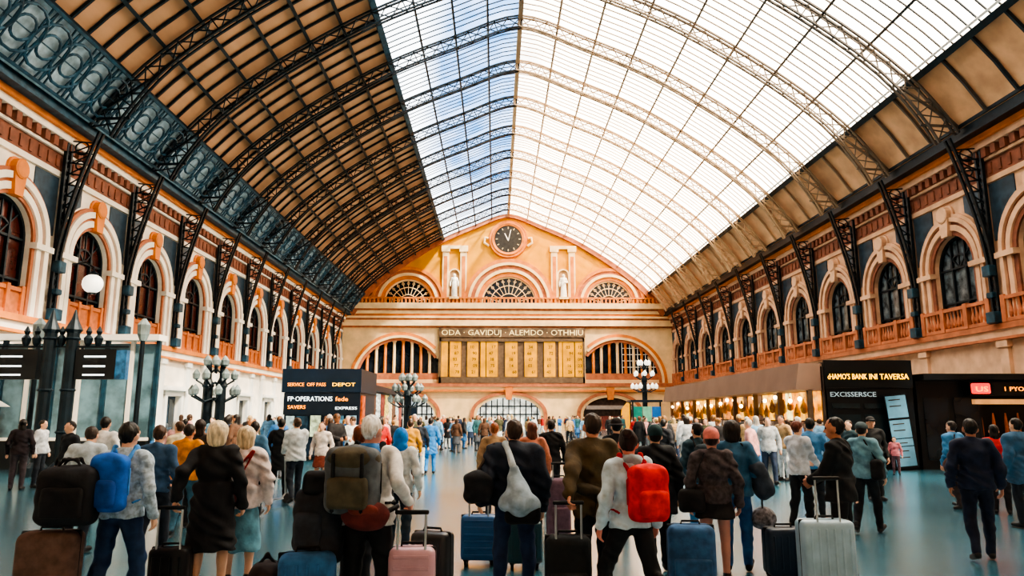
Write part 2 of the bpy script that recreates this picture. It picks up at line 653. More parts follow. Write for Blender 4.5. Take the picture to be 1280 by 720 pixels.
wl = make_window('window_1', True); wr = make_window('window_21', False)
n = 0
for i, y in enumerate(WIN_Y):
    if y < 25: continue
    n += 1
    if n == 1:
        wl.location = (XL, y, 0); wl.rotation_euler[2] = PI / 2
        wr.location = (XR, y, 0); wr.rotation_euler[2] = -PI / 2
    else:
        copy_tree(wl, (XL, y, 0), PI / 2).name = 'window_%d' % n
        copy_tree(wr, (XR, y, 0), -PI / 2).name = 'window_%d' % (20 + n)

# ------------------------------------------------------------------ roof
def sheet(b, side, s0, s1, y0, y1, off=0.0, n=None):
    n = n or max(2, int((s1 - s0) / .8))
    sg = -1 if side == 'left' else 1
    ps = [roof_at(s0 + (s1 - s0) * i / n, off) for i in range(n + 1)]
    vs = [(XC + sg * a, y, z) for a, z in ps for y in (y0, y1)]
    b.add(vs, [(2 * i, 2 * i + 1, 2 * i + 3, 2 * i + 2) for i in range(n)])
def rafters(b, side, s0, s1, ys, w, h, off):
    sg = -1 if side == 'left' else 1
    n = max(2, int((s1 - s0) / 1.2))
    ps = [roof_at(s0 + (s1 - s0) * i / n, off) for i in range(n + 1)]
    for y in ys:
        for (a, z), (a2, z2) in zip(ps[:-1], ps[1:]):
            b.bar((XC + sg * a, y, z), (XC + sg * a2, y, z2), w, h, (0, 1, 0))
YV0 = 21.0
YG = dict(left=12.0, right=5.0)
def ys_between(step, skip=.4):
    out = []
    y = 31.2 - 12
    while y < YE:
        if min(abs(y - t) for t in TRUSS_Y) > skip: out.append(y)
        y += step
    return out
YR = YE + .3
b = MB(); sheet(b, 'left', S_LG, S_END, YB, YR, 0)
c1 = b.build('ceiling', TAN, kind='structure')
b = MB(); rafters(b, 'left', S_LG, S_LT, ys_between(1.2), .13, .11, .1)
b.build('rafters', IRON, c1)
b = MB(); sheet(b, 'right', S_RG, S_END, YB, YR, 0)
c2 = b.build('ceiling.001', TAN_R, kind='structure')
b = MB(); rafters(b, 'right', S_RG, S_END - .3, ys_between(2.0), .14, .11, .1)
b.build('rafters', IRON_HAZE, c2)
nwin, ntrim = 41, 21
SL = [S_LG * i / 4 for i in range(5)]
SRR = [S_RG * i / 8 for i in range(9)]
for side, SS in (('left', SL), ('right', SRR)):
    for i in range(len(SS) - 1):
        r = empty('window_%d' % nwin, kind='structure'); nwin += 1
        g = MB(); sheet(g, side, SS[i], SS[i + 1], YG[side], YR, -.06)
        g.build('pane', GLASS_C if (side == 'left') else GLASS_M, r)
        q = MB(); rafters(q, side, SS[i], SS[i + 1], ys_between(.6), .05, .07, .04)
        q.build('glazing_bars', IRON if side == 'left' else IRON_HAZE, r)
b = MB(); sheet(b, 'left', 0, S_LG, YB, YG['left'], 0); sheet(b, 'right', 0, S_RG, YB, YG['right'], 0)
b.build('ceiling_light_block', TAN, kind='structure')  # opaque cover over the unseen front bays, added to darken the foreground
def purlin(side, s, w, h, m, off=.16, y0=YV0):
    global ntrim
    sg = -1 if side == 'left' else 1
    a, z = roof_at(s, off)
    a1, z1 = roof_at(max(0, s - .3)); a2, z2 = roof_at(s + .3)
    q = MB(); q.bar((XC + sg * a, y0, z), (XC + sg * a, YE, z), w, h, (sg * (z1 - z2) * 1.0, 0, (a2 - a1)))
    o = q.build('trim_%d' % ntrim, m, kind='structure'); ntrim += 1
    return o
for s in SL[1:-1]: purlin('left', s, .12, .16, IRON)
purlin('left', S_LG, .34, .3, IRON_T)
nt_ = 6
for i in range(1, nt_ + 1): purlin('left', S_LG + (S_LT - S_LG) * i / nt_, .17, .22, IRON)
for s in SRR[1:-1]: purlin('right', s, .12, .16, IRON_HAZE)
purlin('right', S_RG, .3, .26, IRON)
o = purlin('right', S_RG - .32, .1, .12, WHITE)
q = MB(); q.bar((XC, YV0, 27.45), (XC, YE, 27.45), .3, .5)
q.build('trim_%d' % ntrim, IRON_HAZE, kind='structure'); ntrim += 1

# gutters: dark box girder each side, ornamental ring band on the left
for side in ('left', 'right'):
    sg = -1 if side == 'left' else 1
    q = MB()
    x = XC + sg * 20.05
    for z0, z1, d0, d1 in ((14.3, 14.42, -.12, .9), (14.42, 14.85, -.02, .9), (14.85, 15.0, -.12, .9)):
        xs = sorted((x - sg * -d0, x + sg * d1))
        q.box(xs[0], xs[1], YV0 - 3, YE, z0, z1)
    q.build('trim_%d' % ntrim, IRON if side == 'right' else IRON_T, kind='structure'); ntrim += 1
a0, z0 = roof_at(S_LT, .25); a1, z1 = roof_at(S_END - .15, .25)
p0 = Vector((XC - a0, 0, z0)); p1 = Vector((XC - a1, 0, z1))
q = MB()
def pb(t, y): 
    v = p1.lerp(p0, t); return (v.x, y, v.z)
up_ = tuple((p0 - p1).cross(Vector((0, 1, 0))).normalized())
for t in (.03, .97): q.bar(pb(t, YV0), pb(t, YE), .14, .14, up_)
q.bar(pb(.5, YV0), pb(.5, YE), .05, .05, up_)
wd = (p0 - p1).length
y = YV0 + .9
while y < YE:
    k = min(abs(y - t) for t in TRUSS_Y)
    for r_, tr in ((wd * .36, .07), (wd * .19, .06)):
        pts = [pb(.5 + r_ / wd * math.sin(2 * PI * i / 14), y + r_ * math.cos(2 * PI * i / 14)) for i in range(14)]
        q.tube(pts, tr, 5, closed=True)
    for s in (-1, 1):
        q.bar(pb(.05, y + s * .75), pb(.95, y + s * .45), .06, .05, up_)
        q.bar(pb(.05, y + s * .45), pb(.95, y + s * .75), .06, .05, up_)
    y += 1.5
oo = q.build('trim_%d' % ntrim, IRON_T, kind='structure'); ntrim += 1
q = MB(); sheet(q, 'left', S_LT, S_END - .1, YV0, YE, .1)
q.build('backing', mat('grey_blue_panel', '#a9bcc6', .6, var=.3, scale=2.5, bump=.2), oo)

# lattice roof trusses
def make_truss():
    r = empty('roof_truss', (0, TRUSS_Y[0], 0))
    up, lo, la = MB(), MB(), MB()
    for sg in (-1, 1):
        la.cur = lo.cur = up.cur = 0 if sg < 0 else 1
        N = 26
        ss = [S_END * i / N for i in range(N + 1)]
        o = [roof_at(s, .28) for s in ss]
        # deeper towards the feet
        inn = [roof_at(s, .28 + .78 + .5 * max(0, (s / S_END) - .8) * 3) for s in ss]
        P = [(XC + sg * a, 0, z) for a, z in o]
        Q = [(XC + sg * a, 0, z) for a, z in inn]
        for dy in (-.14, .14):
            sh = lambda p: (p[0], p[1] + dy, p[2])
            for i in range(N):
                up.bar(sh(P[i]), sh(P[i + 1]), .08, .12, (0, 1, 0))
                lo.bar(sh(Q[i]), sh(Q[i + 1]), .08, .12, (0, 1, 0))
        for i in range(N):
            m0 = Vector(P[i]); m1 = Vector(P[i + 1]); n0 = Vector(Q[i]); n1 = Vector(Q[i + 1])
            la.bar(m0, n1, .05, .05); la.bar(n0, m1, .05, .05)
            if i % 2 == 0: la.bar(m0, n0, .06, .06)
        # foot plates fanning to the gutter
        f = Vector((XC + sg * 19.9, 0, 14.95))
        for s_, o_ in ((S_END - 2.2, .3), (S_END - 3.4, .9), (S_END - 1.4, 1.5)):
            a, z = roof_at(s_, o_)
            la.bar(f, (XC + sg * a, 0, z), .1, .1)
    ms = [IRON, IRON_HAZE]
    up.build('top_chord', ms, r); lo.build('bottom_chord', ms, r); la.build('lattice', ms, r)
    return r
t0 = make_truss()
for i, y in enumerate(TRUSS_Y):
    o = t0 if i == 0 else copy_tree(t0, (0, y, 0))
    o['label'] = 'dark iron lattice roof truss arching across the hall, %s counted from the camera' % ORD[i]
    o['category'] = 'roof truss'; o['group'] = 'lattice roof trusses'

# iron brackets under the gutters
def make_bracket(m):
    r = empty('wall_bracket')
    b = MB()                                            # local: wall at y=0, hall towards -y
    for s in (-.17, .17):
        b.box(s - .06, s + .06, -.34, -.2, 5.75, 14.3)
    for k in range(22):
        z = 5.9 + k * .38
        b.bar((-.17, -.27, z), (.17, -.27, z + .38), .05); b.bar((.17, -.27, z), (-.17, -.27, z + .38), .05)
    b.build('post', m, r)
    st = MB()
    path = [(0, -.3 - 1.35 * (t ** 1.5), 8.2 + 6.1 * t) for t in [i / 12 for i in range(13)]]
    for s in (-.16, .16):
        for p, q in zip(path[:-1], path[1:]):
            st.bar((s, p[1], p[2]), (s, q[1], q[2]), .09, .14, (1, 0, 0))
    st.build('strut', m, r)
    la = MB()
    for i in range(2, 12):
        p = path[i]
        la.bar((0, p[1], p[2]), (0, -.27, p[2] + .1), .05, .06)
        if i < 11: la.bar((0, path[i + 1][1], path[i + 1][2]), (0, -.27, p[2]), .04, .05)
    for z, rr in ((13.55, .3), (12.75, .2)):
        la.tube([(0, -.85 + rr * math.cos(2 * PI * k / 12), z + rr * math.sin(2 * PI * k / 12)) for k in range(12)], .04, 5, closed=True)
    la.build('scrollwork', m, r)
    for cc, sz in (((0, -.42, 8.1), (.5, .34, .5)), ((0, -.42, 6.0), (.55, .4, .5)), ((0, -.4, 7.0), (.4, .3, .24))):
        bx = MB(); bx.rbox(cc, sz, .03, 1); bx.build('corbel_block', IRON_T, r)
    return r
for side, m in (('left', IRON), ('right', IRON)):
    k0 = make_bracket(m)
    for i, y in enumerate(TRUSS_Y):
        o = k0 if i == 0 else copy_tree(k0)
        o.location = ((XL if side == 'left' else XR), y, 0)
        o.rotation_euler[2] = PI / 2 if side == 'left' else -PI / 2
        o['label'] = 'tall dark iron bracket on the %s wall between arched windows, %s from the camera' % (side, ORD[i])
        o['category'] = 'bracket'; o['group'] = 'iron brackets along the %s wall' % side

# globe lamp on the left wall
g = empty('globe_lamp', (-18.3, 32.5, 7.6), label='white round globe lamp on an iron arm by the left wall windows', category='lamp')
b = MB(); b.smooth = True; b.sphere((0, 0, 0), .44, 18); b.build('globe', GLOBE, g)
b = MB(); b.tube([(0, 0, .42), (0, 0, .75), (-.4, 0, 1.0), (-1.15, 0, .85)], .04); b.build('arm', IRON, g)
b = MB(); b.lathe([(.2, .4), (.22, .46), (.06, .6)], (0, 0, 0), 12); b.build('cap', IRON, g)
b = MB(); b.lathe([(.16, -.5), (.2, -.42), (.06, -.4)], (0, 0, 0), 10); b.build('finial', IRON, g)
# ------------------------------------------------------------------ end wall
XM = 1.6
def end_wall():
    top = [(XC + a, z + .15) for a, z in RP[::-3]] + [(XC - a, z + .15) for a, z in RP[3::3]]
    loops = [[(XL, 0), (XR, 0)] + [(XR, 14)] + top + [(XL, 14)]]
    for cx, r in ((XM, 3.5), (XM - 12.9, 3.1), (XM + 12.9, 3.0)):
        loops.append(arc(cx, 15.75, r, 0, 180, 24))
    # big lower arches cut by the board
    A = [p for p in arc(-12.1, 6.2, 5.3, 180, 0, 30) if p[0] < -7.3]
    loops.append(A + [(-7.3, A[-1][1]), (-7.3, 6.2)])
    Bq = [p for p in arc(15.5, 6.2, 5.1, 180, 0, 30) if p[0] > 11.3]
    loops.append([(11.3, 6.2), (11.3, Bq[0][1])] + Bq)
    for cx, hw in ((XM, 4.0), (XM + 12.7, 3.4), (XM - 12.7, 3.4)):
        loops.append(archpath(cx, .02, 1.9, hw, 18, 2.1))
    b = MB(); b.pierced(loops, YE, YE + .6)
    b.build('wall_back', CREAM, kind='structure')
end_wall()
# ochre field of the upper storey, built as a thin coat of plaster around the openings
b = MB()
inset = [(XC + a * .985, z - .25) for a, z in RP[::-3] if z > 15.9] + [(XC - a * .985, z - .25) for a, z in RP[3::3] if z > 15.9]
lp = [[(inset[0][0], 15.85)] + inset + [(inset[-1][0], 15.85)]]
for cx, r in ((XM, 3.6), (XM - 12.9, 3.2), (XM + 12.9, 3.1)):
    lp.append(arc(cx, 15.9, r, 0, 180, 24))
b.pierced(lp, YE - .06, YE - .005)
b.build('trim_61', YELLOW, kind='structure')
# cornices
b = MB()
for z0, z1, d, k in ((15.15, 15.85, .75, 0), (14.9, 15.15, .45, 1), (14.5, 14.9, .4, 0), (14.2, 14.5, .3, 2), (13.95, 14.2, .5, 0), (13.7, 13.95, .3, 1), (13.4, 13.7, .35, 0), (12.95, 13.4, .55, 0), (12.75, 12.95, .3, 1)):
    b.cur = k; b.box(XL, XR, YE - d, YE, z0, z1)
cr = b.build('trim_62', [CREAM, TERRA, ORANGE], kind='structure')
b = MB()
x = XL + 1
while x < XR - 1:
    b.box(x - .12, x + .12, YE - .7, YE - .5, 15.85, 16.4); x += .5
b.box(XL + 1, XR - 1, YE - .74, YE - .46, 16.4, 16.6)
b.build('balustrade', ORANGE, cr)
b = MB()
for z0, z1, d, k in ((5.3, 5.75, .6, 1), (4.95, 5.3, .4, 0), (4.7, 4.95, .5, 2)):
    b.cur = k; b.box(XL, XR, YE - d, YE, z0, z1)
b.build('trim_63', [CREAM, TERRA, ORANGE], kind='structure')
# rib along the gable
b = MB()
inn = [(XC + a * .97, z - .5) for a, z in RP[::-2]] + [(XC - a * .97, z - .5) for a, z in RP[2::2]]
out = [(XC + a, z) for a, z in RP[::-2]] + [(XC - a, z) for a, z in RP[2::2]]
b.sweep(inn, out, YE - .5, YE)
b.build('trim_64', TERRA, kind='structure')

def lunette(name, cx, r, widths, zc=15.85):
    e = empty(name, kind='structure')
    b = MB(); rr = r; ms = []
    for i, (w, d, m) in enumerate(widths):
        b.cur = i; ms.append(m)
        b.sweep(archpath(cx, zc, zc + .05, rr, 24), archpath(cx, zc, zc + .05, rr + w, 24), YE - d, YE)
        rr += w
    b.build('archivolt', ms, e)
    f = MB()
    f.sweep(arc(cx, zc, r - .16, 0, 180, 24), arc(cx, zc, r, 0, 180, 24), YE + .05, YE + .18)
    for q in (.38, .68):
        f.sweep(arc(cx, zc, r * q - .05, 0, 180, 20), arc(cx, zc, r * q + .05, 0, 180, 20), YE + .06, YE + .16)
    for a in range(15, 180, 15):
        c, s = math.cos(math.radians(a)), math.sin(math.radians(a))
        f.bar((cx + .38 * r * c, YE + .1, zc + .38 * r * s), (cx + r * c, YE + .1, zc + r * s), .07)
        f.tube([(cx + r * .85 * c + .16 * math.cos(t), YE + .08, zc + r * .85 * s + .16 * math.sin(t)) for t in [k * PI / 4 for k in range(8)]], .03, 4, closed=True)
    f.box(cx - r, cx + r, YE + .04, YE + .18, zc, zc + .14)
    fr = f.build('window_frame', CREAM, e)
    g = MB(); g.prism(arc(cx, zc, r, 0, 180, 24), YE + .3, YE + .34); g.build('pane', DARKGLASS, fr)
lunette('window_61', XM, 3.5, [(.55, .2, ORANGE), (.4, .4, CREAM), (.5, .25, TERRA), (.35, .5, CREAM), (.5, .4, ORANGE)])
lunette('window_62', XM - 12.9, 3.1, [(.45, .2, ORANGE), (.35, .4, CREAM), (.4, .25, TERRA), (.4, .4, ORANGE)])
lunette('window_63', XM + 12.9, 3.0, [(.45, .2, ORANGE), (.35, .4, CREAM), (.4, .25, TERRA), (.4, .4, ORANGE)])

def big_arch(name, cx, r, xcut, left):
    e = empty(name, kind='structure')
    keep = (lambda x: x < xcut) if left else (lambda x: x > xcut)
    def clip(rr):
        pts = [(cx + rr * math.cos(math.radians(a)), 5.8 + rr * math.sin(math.radians(a))) for a in range(0, 181, 5)]
        return pts
    b = MB(); ms = []; rr = r
    for i, (w, d, m) in enumerate([(.35, .15, TERRA), (.3, .35, CREAM), (.4, .2, ORANGE)]):
        b.cur = i; ms.append(m)
        p, q = clip(rr), clip(rr + w)
        pq = [(u, v) for u, v in zip(p, q) if keep(u[0]) and keep(v[0])]
        b.sweep([u for u, v in pq], [v for u, v in pq], YE - d, YE)
        rr += w
    b.build('archivolt', ms, e)
    x0, x1 = (cx - r, xcut) if left else (xcut, cx + r)
    g = MB(); g.box(x0, x1, YE + .5, YE + .55, 5.8, 6.2 + r)
    g.build('pane', DARKGLASS, e)
    n = 9
    for k in range(1, n):
        x = x0 + (x1 - x0) * k / n
        h = math.sqrt(max(.1, r * r - (x - cx) ** 2)) + 6.1
        if h < 7: continue
        c = MB()
        c.lathe([(.3, 5.8), (.3, 6.1), (.2, 6.2), (.18, h - .5), (.3, h - .3), (.32, h)], (x, YE + .3, 0), 8)
        c.build('column', [CREAM, ORANGE][k % 2], e)
    bl = MB(); bl.box(x0, x1, YE + .1, YE + .2, 6.0, 7.0)
    bl.build('balustrade', TERRA, e)
    if not left:
        m = MB()
        for k in range(9):
            x = cx + .5 + k * .5; m.box(x - .04, x + .04, YE + .2, YE + .26, 7, 6.1 + math.sqrt(max(.1, r * r - (x - cx) ** 2)))
        for z in (7.8, 8.6, 9.4, 10.2):
            m.box(cx + .5, cx + math.sqrt(max(.1, r * r - (z - 6.2) ** 2)), YE + .2, YE + .26, z - .04, z + .04)
        m.build('lattice_screen', WHITE, e)
big_arch('window_64', -12.1, 5.3, -7.3, True)
big_arch('window_65', 15.5, 5.1, 11.3, False)

def entrance(name, cx, hw, kind):
    e = empty(name, kind='structure')
    b = MB(); b.cur = 0
    b.sweep(archpath(cx, 0, 1.9, hw, 20, 2.1), archpath(cx, 0, 1.9, hw + .35, 20, 2.45), YE - .2, YE)
    b.cur = 1
    b.sweep(archpath(cx, 0, 1.9, hw + .35, 20, 2.45), archpath(cx, 0, 1.9, hw + .8, 20, 2.8), YE - .35, YE)
    b.build('archivolt', [CREAM, TERRA], e)
    if kind == 'glazed':
        g = MB(); g.prism(archpath(cx, .02, 1.9, hw, 20, 2.1), YE + .5, YE + .54)
        g.build('pane', mat('bright_entrance_glass', '#cfd2cc', .2, var=.5, scale=1.2, emit=.5), e)
        f = MB()
        for k in range(-5, 6):
            x = cx + k * hw / 5.6
            f.box(x - .07, x + .07, YE + .35, YE + .48, 0, 1.9 + 2.05 * math.sqrt(1 - min(1, ((x - cx) / hw) ** 2)))
        for z in (1.9, 2.9): f.box(cx - hw * .95, cx + hw * .95, YE + .36, YE + .47, z - .08, z + .08)
        f.build('door_frame', IRON, e)
    else:
        g = MB(); g.prism(archpath(cx, .02, 1.9, hw, 20, 2.1), YE + .5, YE + .54)
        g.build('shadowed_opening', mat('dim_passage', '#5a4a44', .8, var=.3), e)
        a = MB(); a.prism([(cx - hw * .9, 2.5), (cx + hw * .9, 2.5), (cx + hw * .9, 3.0), (cx - hw * .9, 3.0)], YE - .6, YE + .4)
        a.build('awning', mat('grey_awning', '#9c8f88', .8, var=.1), e)
        a = MB(); a.box(cx - hw * .9, cx + hw * .9, YE + .2, YE + .3, 0, 1.7)
        a.build('red_hoarding', mat('dull_red_board', '#8c4a42', .7, var=.2), e)
    k = MB(); k.prism([(cx - .35, 3.7), (cx + .35, 3.7), (cx + .5, 5.2), (cx - .5, 5.2)], YE - .75, YE - .36)
    k.build('keystone', ORANGE, e)
entrance('door_31', XM, 4.0, 'glazed')
entrance('door_32', XM + 12.7, 3.4, 'awning')
entrance('door_33', XM - 12.7, 3.4, 'glazed')

# pilasters and the statue niches
b = MB()
for cx in (XM - 7, XM + 7):
    for s in (-1, 1):
        x = cx + s * 1.15
        b.cur = 0; b.box(x - .42, x + .42, YE - .35, YE, 15.85, 22.6)
        b.box(x - .55, x + .55, YE - .48, YE, 22.6, 23.0)
        b.cur = 1; b.box(x - .22, x + .22, YE - .39, YE - .35, 16.6, 22.0)
    b.cur = 0; b.box(cx - 1.7, cx + 1.7, YE - .45, YE, 23.0, 23.4 if cx < 0 else 23.4)
b.build('trim_65', [CREAM, ORANGE], kind='structure')
for i, cx in enumerate((XM - 7, XM + 7)):
    e = empty('window_%d' % (66 + i), kind='structure')
    b = MB(); b.sweep(archpath(cx, 16.4, 19.6, .62, 12), archpath(cx, 16.4, 19.6, .8, 12), YE - .3, YE)
    b.build('archivolt', CREAM, e)
    b = MB(); b.prism(archpath(cx, 16.4, 19.6, .62, 12), YE - .1, YE - .07); b.build('niche_back', mat('niche_shadow', '#b08a63', .8, var=.2), e)

# round clock in the gable
ck = empty('wall_clock', (XM - .1, YE - .1, 24.3), label='large round dark clock high in the gable above the centre arch', category='clock')
b = MB(); b.lathe([(1.75, 0), (1.8, -.35), (2.1, -.45), (2.2, -.3), (2.45, -.35), (2.55, 0)], (0, 0, 0), 36, 'y')
b.build('rim', ORANGE, ck)
b = MB(); b.lathe([(1.78, -.2), (1.78, -.26)], (0, 0, 0), 36, 'y'); fc = b.build('dial', mat('dark_dial', '#2e2a24', .4, var=.3), ck)
b = MB()
for k in range(12):
    a = k * PI / 6
    b.bar((1.35 * math.sin(a), -.29, 1.35 * math.cos(a)), (1.62 * math.sin(a), -.29, 1.62 * math.cos(a)), .12, .04, (0, 1, 0))
b.build('hour_marks', mat('pale_brass', '#c9b48a', .4, .3), fc)
b = MB(); b.bar((0, -.31, -.2), (-.45, -.31, .75), .13, .04, (0, 1, 0)); b.build('hour_hand', MARBLE, fc)
b = MB(); b.bar((0, -.33, -.25), (.35, -.33, 1.25), .09, .04, (0, 1, 0)); b.build('minute_hand', MARBLE, fc)
b = MB()
for s in (-1, 1):
    b = MB(); b.tube([(s * 2.5, -.2, -.9), (s * 3.1, -.2, -.5), (s * 3.0, -.2, .2), (s * 2.6, -.2, .1)], .16, 6); b.build('scroll', CREAM, ck)

# departures board
bx0, bx1 = -7.15, 11.15
db = empty('departures_board', ((bx0 + bx1) / 2, YE - .75, 5.75), label='wide yellow departures board hung across the end wall below the cornices', category='board')
W = (bx1 - bx0) / 2
b = MB(); b.box(-W, W, .1, .7, 0, .75); b.box(-W, W, .1, .7, 5.2, 5.6); b.box(-W, -W + .25, .1, .7, 0, 5.6); b.box(W - .25, W, .1, .7, 0, 5.6); b.box(-W, W, .4, .7, 0, 5.6)
b.build('frame', BOARDF, db)
segs = [(140, 186), (202, 282), (328, 408), (425, 462), (468, 550), (604, 694), (745, 836), (888, 970), (996, 1020), (1026, 1108), (1116, 1172)]
for x0, x1 in segs:
    xa = -W + (x0 - 125) / (1185 - 125) * 2 * W; xb = -W + (x1 - 125) / (1185 - 125) * 2 * W
    p = MB(); p.box(xa, xb, .2, .42, .78, 5.18)
    po = p.build('display_panel', BOARDY, db)
    if xb - xa > .9:
        t = MB()
        for k in range(5):
            s = ''.join(rnd.choice('0123456789') for _ in range(2))
            t.text(s, xa + .3 + rnd.random() * (xb - xa - .95), 1.2 + k * .78, .18, .55)
        t.build('figures', TXT_D, po)
b = MB(); b.box(-W - .1, W + .1, .25, .7, 5.75, 6.95)
hd = b.build('header_strip', mat('dark_header', '#6a5440', .6, var=.5, scale=1.2), db)
t = MB(); t.text('ODA · GAVIDUJ · ALEMDO · OTHHIU', -W + .2, 6.0, .22, 1.0, width=2 * W - .4, depth=.03)
t.build('lettering', mat('pale_gold_lettering', '#ecd79c', .5, var=.1, emit=.15), hd)

# ------------------------------------------------------------------ kiosks
def sign_text(parent, s, x, z, y, size, w, m, name='lettering'):
    t = MB(); t.text(s, x, z, y, size, width=w)
    return t.build(name, m, parent)
# left navy kiosk (front faces the camera)
Y0 = 28.9
k1 = empty('kiosk', (-8.35, Y0, 0), label='navy blue kiosk with lit orange and white signs on the left side of the hall', category='kiosk')
b = MB(); b.box(0, 2.95, .1, 3.6, 0, 2.75); b.build('body', NAVY, k1)
b = MB(); b.box(-.12, 3.0, 0, 3.7, 2.62, 3.55); fas = b.build('fascia', NAVY, k1)
sign_text(fas, 'SERVICE  OFF PASS', .1, 2.86, -.01, .2, 1.5, TXT_O)
sign_text(fas, 'DEPOT', 1.85, 2.86, -.01, .2, .9, TXT_Y)
b = MB(); b.box(-.02, 2.97, 0.02, .12, 1.75, 2.6); sb = b.build('sign_band', mat('dark_navy_band', '#0d1d2c', .4), k1)
sign_text(sb, 'FP·OPERATIONS', .12, 2.28, .01, .26, 1.75, TXT_W)
sign_text(sb, 'fede', 2.0, 2.28, .01, .25, .5, TXT_O)
sign_text(sb, 'SAVERS', .14, 1.98, .01, .2, .7, TXT_O)
sign_text(sb, 'EXPRESS', 2.0, 1.95, .01, .16, .85, TXT_W)
for x0, x1, z0, z1, c in ((.1, .42, .75, 1.7, '#8fa5ae'), (.5, .95, .3, 1.7, '#223a4a'), (1.05, 1.45, .9, 1.72, '#9fb09a'), (1.55, 1.8, .3, 1.7, '#1d3244'), (1.95, 2.35, .15, 1.72, '#4f7f9b'), (2.45, 2.85, .15, 1.72, '#7fa0b4')):
    p = MB(); p.box(x0, x1, .04, .1, z0, z1); p.build('display_window', mat('display_' + c.strip('#'), c, .2, var=.55, scale=5, emit=.12), k1)
p = MB(); p.box(2.95, 3.02, .3, .9, .4, 2.5); p.build('poster', mat('red_yellow_poster', '#b4552c', .5, var=.6, scale=4), k1)
p = MB(); p.box(0, 2.95, .03, .1, 0, .15); p.build('plinth', BLACKP, k1)

# low shops behind it
k2 = empty('shop', (-9.2, 36.5, 0), label='low dark shop with bright display shelves behind the navy kiosk', category='shop')
b = MB(); b.box(0, 2.85, 0, 14, 0, .9); b.box(0, 2.6, 0, 14, .9, 3.0); b.build('body', BLACKP, k2)
b = MB(); b.box(-.1, 2.9, -.1, 14.1, 3.0, 3.3); b.build('roof', NAVY, k2)
for k in range(9):
    p = MB(); p.box(2.6, 2.72, .2 + k * 1.53, 1.5 + k * 1.53, 1.0, 2.9)
    c = ['#c9b28a', '#5a3a2c', '#b9c0bd', '#7a3126', '#d8b060'][k % 5]
    p.build('display_window', mat('shelf_' + c.strip('#'), c, .4, var=.8, scale=6, emit=.4), k2)
for k in range(3):
    p = MB(); p.box(.1 + k * .85, .85 + k * .85, -.04, 0, 1.0, 2.6); p.build('display_window', mat('shelf_c9b28a', '#c9b28a'), k2)

# right: black kiosk with amber sign, its dark extension, and the lit shop front behind
k3 = empty('kiosk', (10.76, 23.4, 0), label='tall black kiosk with amber and white lettering on the right side of the hall', category='kiosk')
b = MB(); b.box(0, 2.85, 0.06, 4, 0, 3.45); b.build('body', BLACKP, k3)
b = MB(); b.box(-.05, 2.85, 0, .06, 2.6, 3.5); sb = b.build('sign_board', BLACKP, k3)
sign_text(sb, "‹HAMO'S BANK", .04, 2.88, -.012, .26, 1.3, TXT_Y)
sign_text(sb, 'INI TAVERSA', 1.4, 2.88, -.012, .26, 1.3, TXT_Y)
sign_text(k3, 'EXCISSERSCE', .1, 2.32, .045, .22, 1.5, mat('grey_lettering', '#9fb0b6', .5, emit=.35))
for x in (.15, 1.2):
    p = MB(); p.box(x, x + .9, .03, .06, .4, 1.75); p.box(x, x + .9, .02, .06, 1.95, 2.1); p.build('shutter_panel', mat('dark_teal_panel', '#14262d', .3, var=.3), k3)
sg = MB()
sg.M = Matrix.Translation((2.2, -.12, 0)) @ Matrix.Rotation(math.radians(5), 4, 'Y')
st = empty('standing_sign', (0, 0, 0)); 
bpy.data.objects.remove(st)
st = empty('standing_sign', (12.7, 23.2, 0), label='tilted tall pale blue notice panel leaning on the black kiosk front', category='sign')
b = MB(); b.M = Matrix.Rotation(math.radians(-5), 4, 'Y')
b.box(.0, .72, 0, .05, .05, 2.35); b.build('backing', BLACKP, st)
for z0, z1 in ((.1, .7), (.73, .95), (.98, 1.55), (1.62, 2.32)):
    b = MB(); b.M = Matrix.Rotation(math.radians(-5), 4, 'Y'); b.box(.03, .69, -.015, 0, z0, z1)
    po = b.build('notice', mat('notice_blue', '#5f8fa8', .5, var=.12, scale=3), st)
    t = MB(); t.M = Matrix.Rotation(math.radians(-5), 4, 'Y')
    for q in range(2 if z1 - z0 > .3 else 1):
        t.box(.12, .5, -.02, -.015, z1 - .14 - q * .2, z1 - .11 - q * .2)
    t.build('printed_lines', TXT_D, po)
k4 = empty('kiosk', (13.8, 23.5, 0), label='long low black food kiosk with red lit sign at the right edge', category='kiosk')
b = MB(); b.box(0, 2.1, .1, 4, 0, 2.9); b.box(2.1, 7, 1.2, 4, 0, 2.9); b.box(2.1, 7, .1, 1.2, 0, .95); b.build('body', BLACKP, k4)
b = MB(); b.box(0, 7, -.4, 3.9, 2.85, 3.05); b.build('roof', BLACKP, k4)
b = MB(); b.box(1.6, 7, -.2, .1, 2.35, 2.8); fb = b.build('sign_board', BLACKP, k4)
p = MB(); p.rbox((1.95, -.22, 2.58), (.62, .06, .34), .05, 2); rs = p.build('lit_sign', TXT_R, fb)
sign_text(rs, 'US', 1.75, 2.48, -.26, .24, .4, TXT_O)
sign_text(fb, '1 PYOMS', 2.7, 2.5, -.215, .2, .95, TXT_O)
p = MB(); p.box(1.8, 7, -.1, .1, 2.08, 2.24); p.build('lit_shelf', mat('warm_strip', '#c98f58', .4, var=.1, emit=.5), k4)
for i in range(7):
    p = MB(); p.lathe([(.03, 1.0), (.06, 1.1), (.05, 1.5), (.02, 1.8)], (2.4 + i * .42, .6, 0), 8)
    p.build('hanging_display', mat('rust_display', '#a4552f', .5, var=.4, emit=.15), k4)
for x in (.2, 1.2):
    p = MB(); p.box(x, x + .8, .07, .1, .3, 2.3); p.build('dark_window', DARKGLASS, k4)

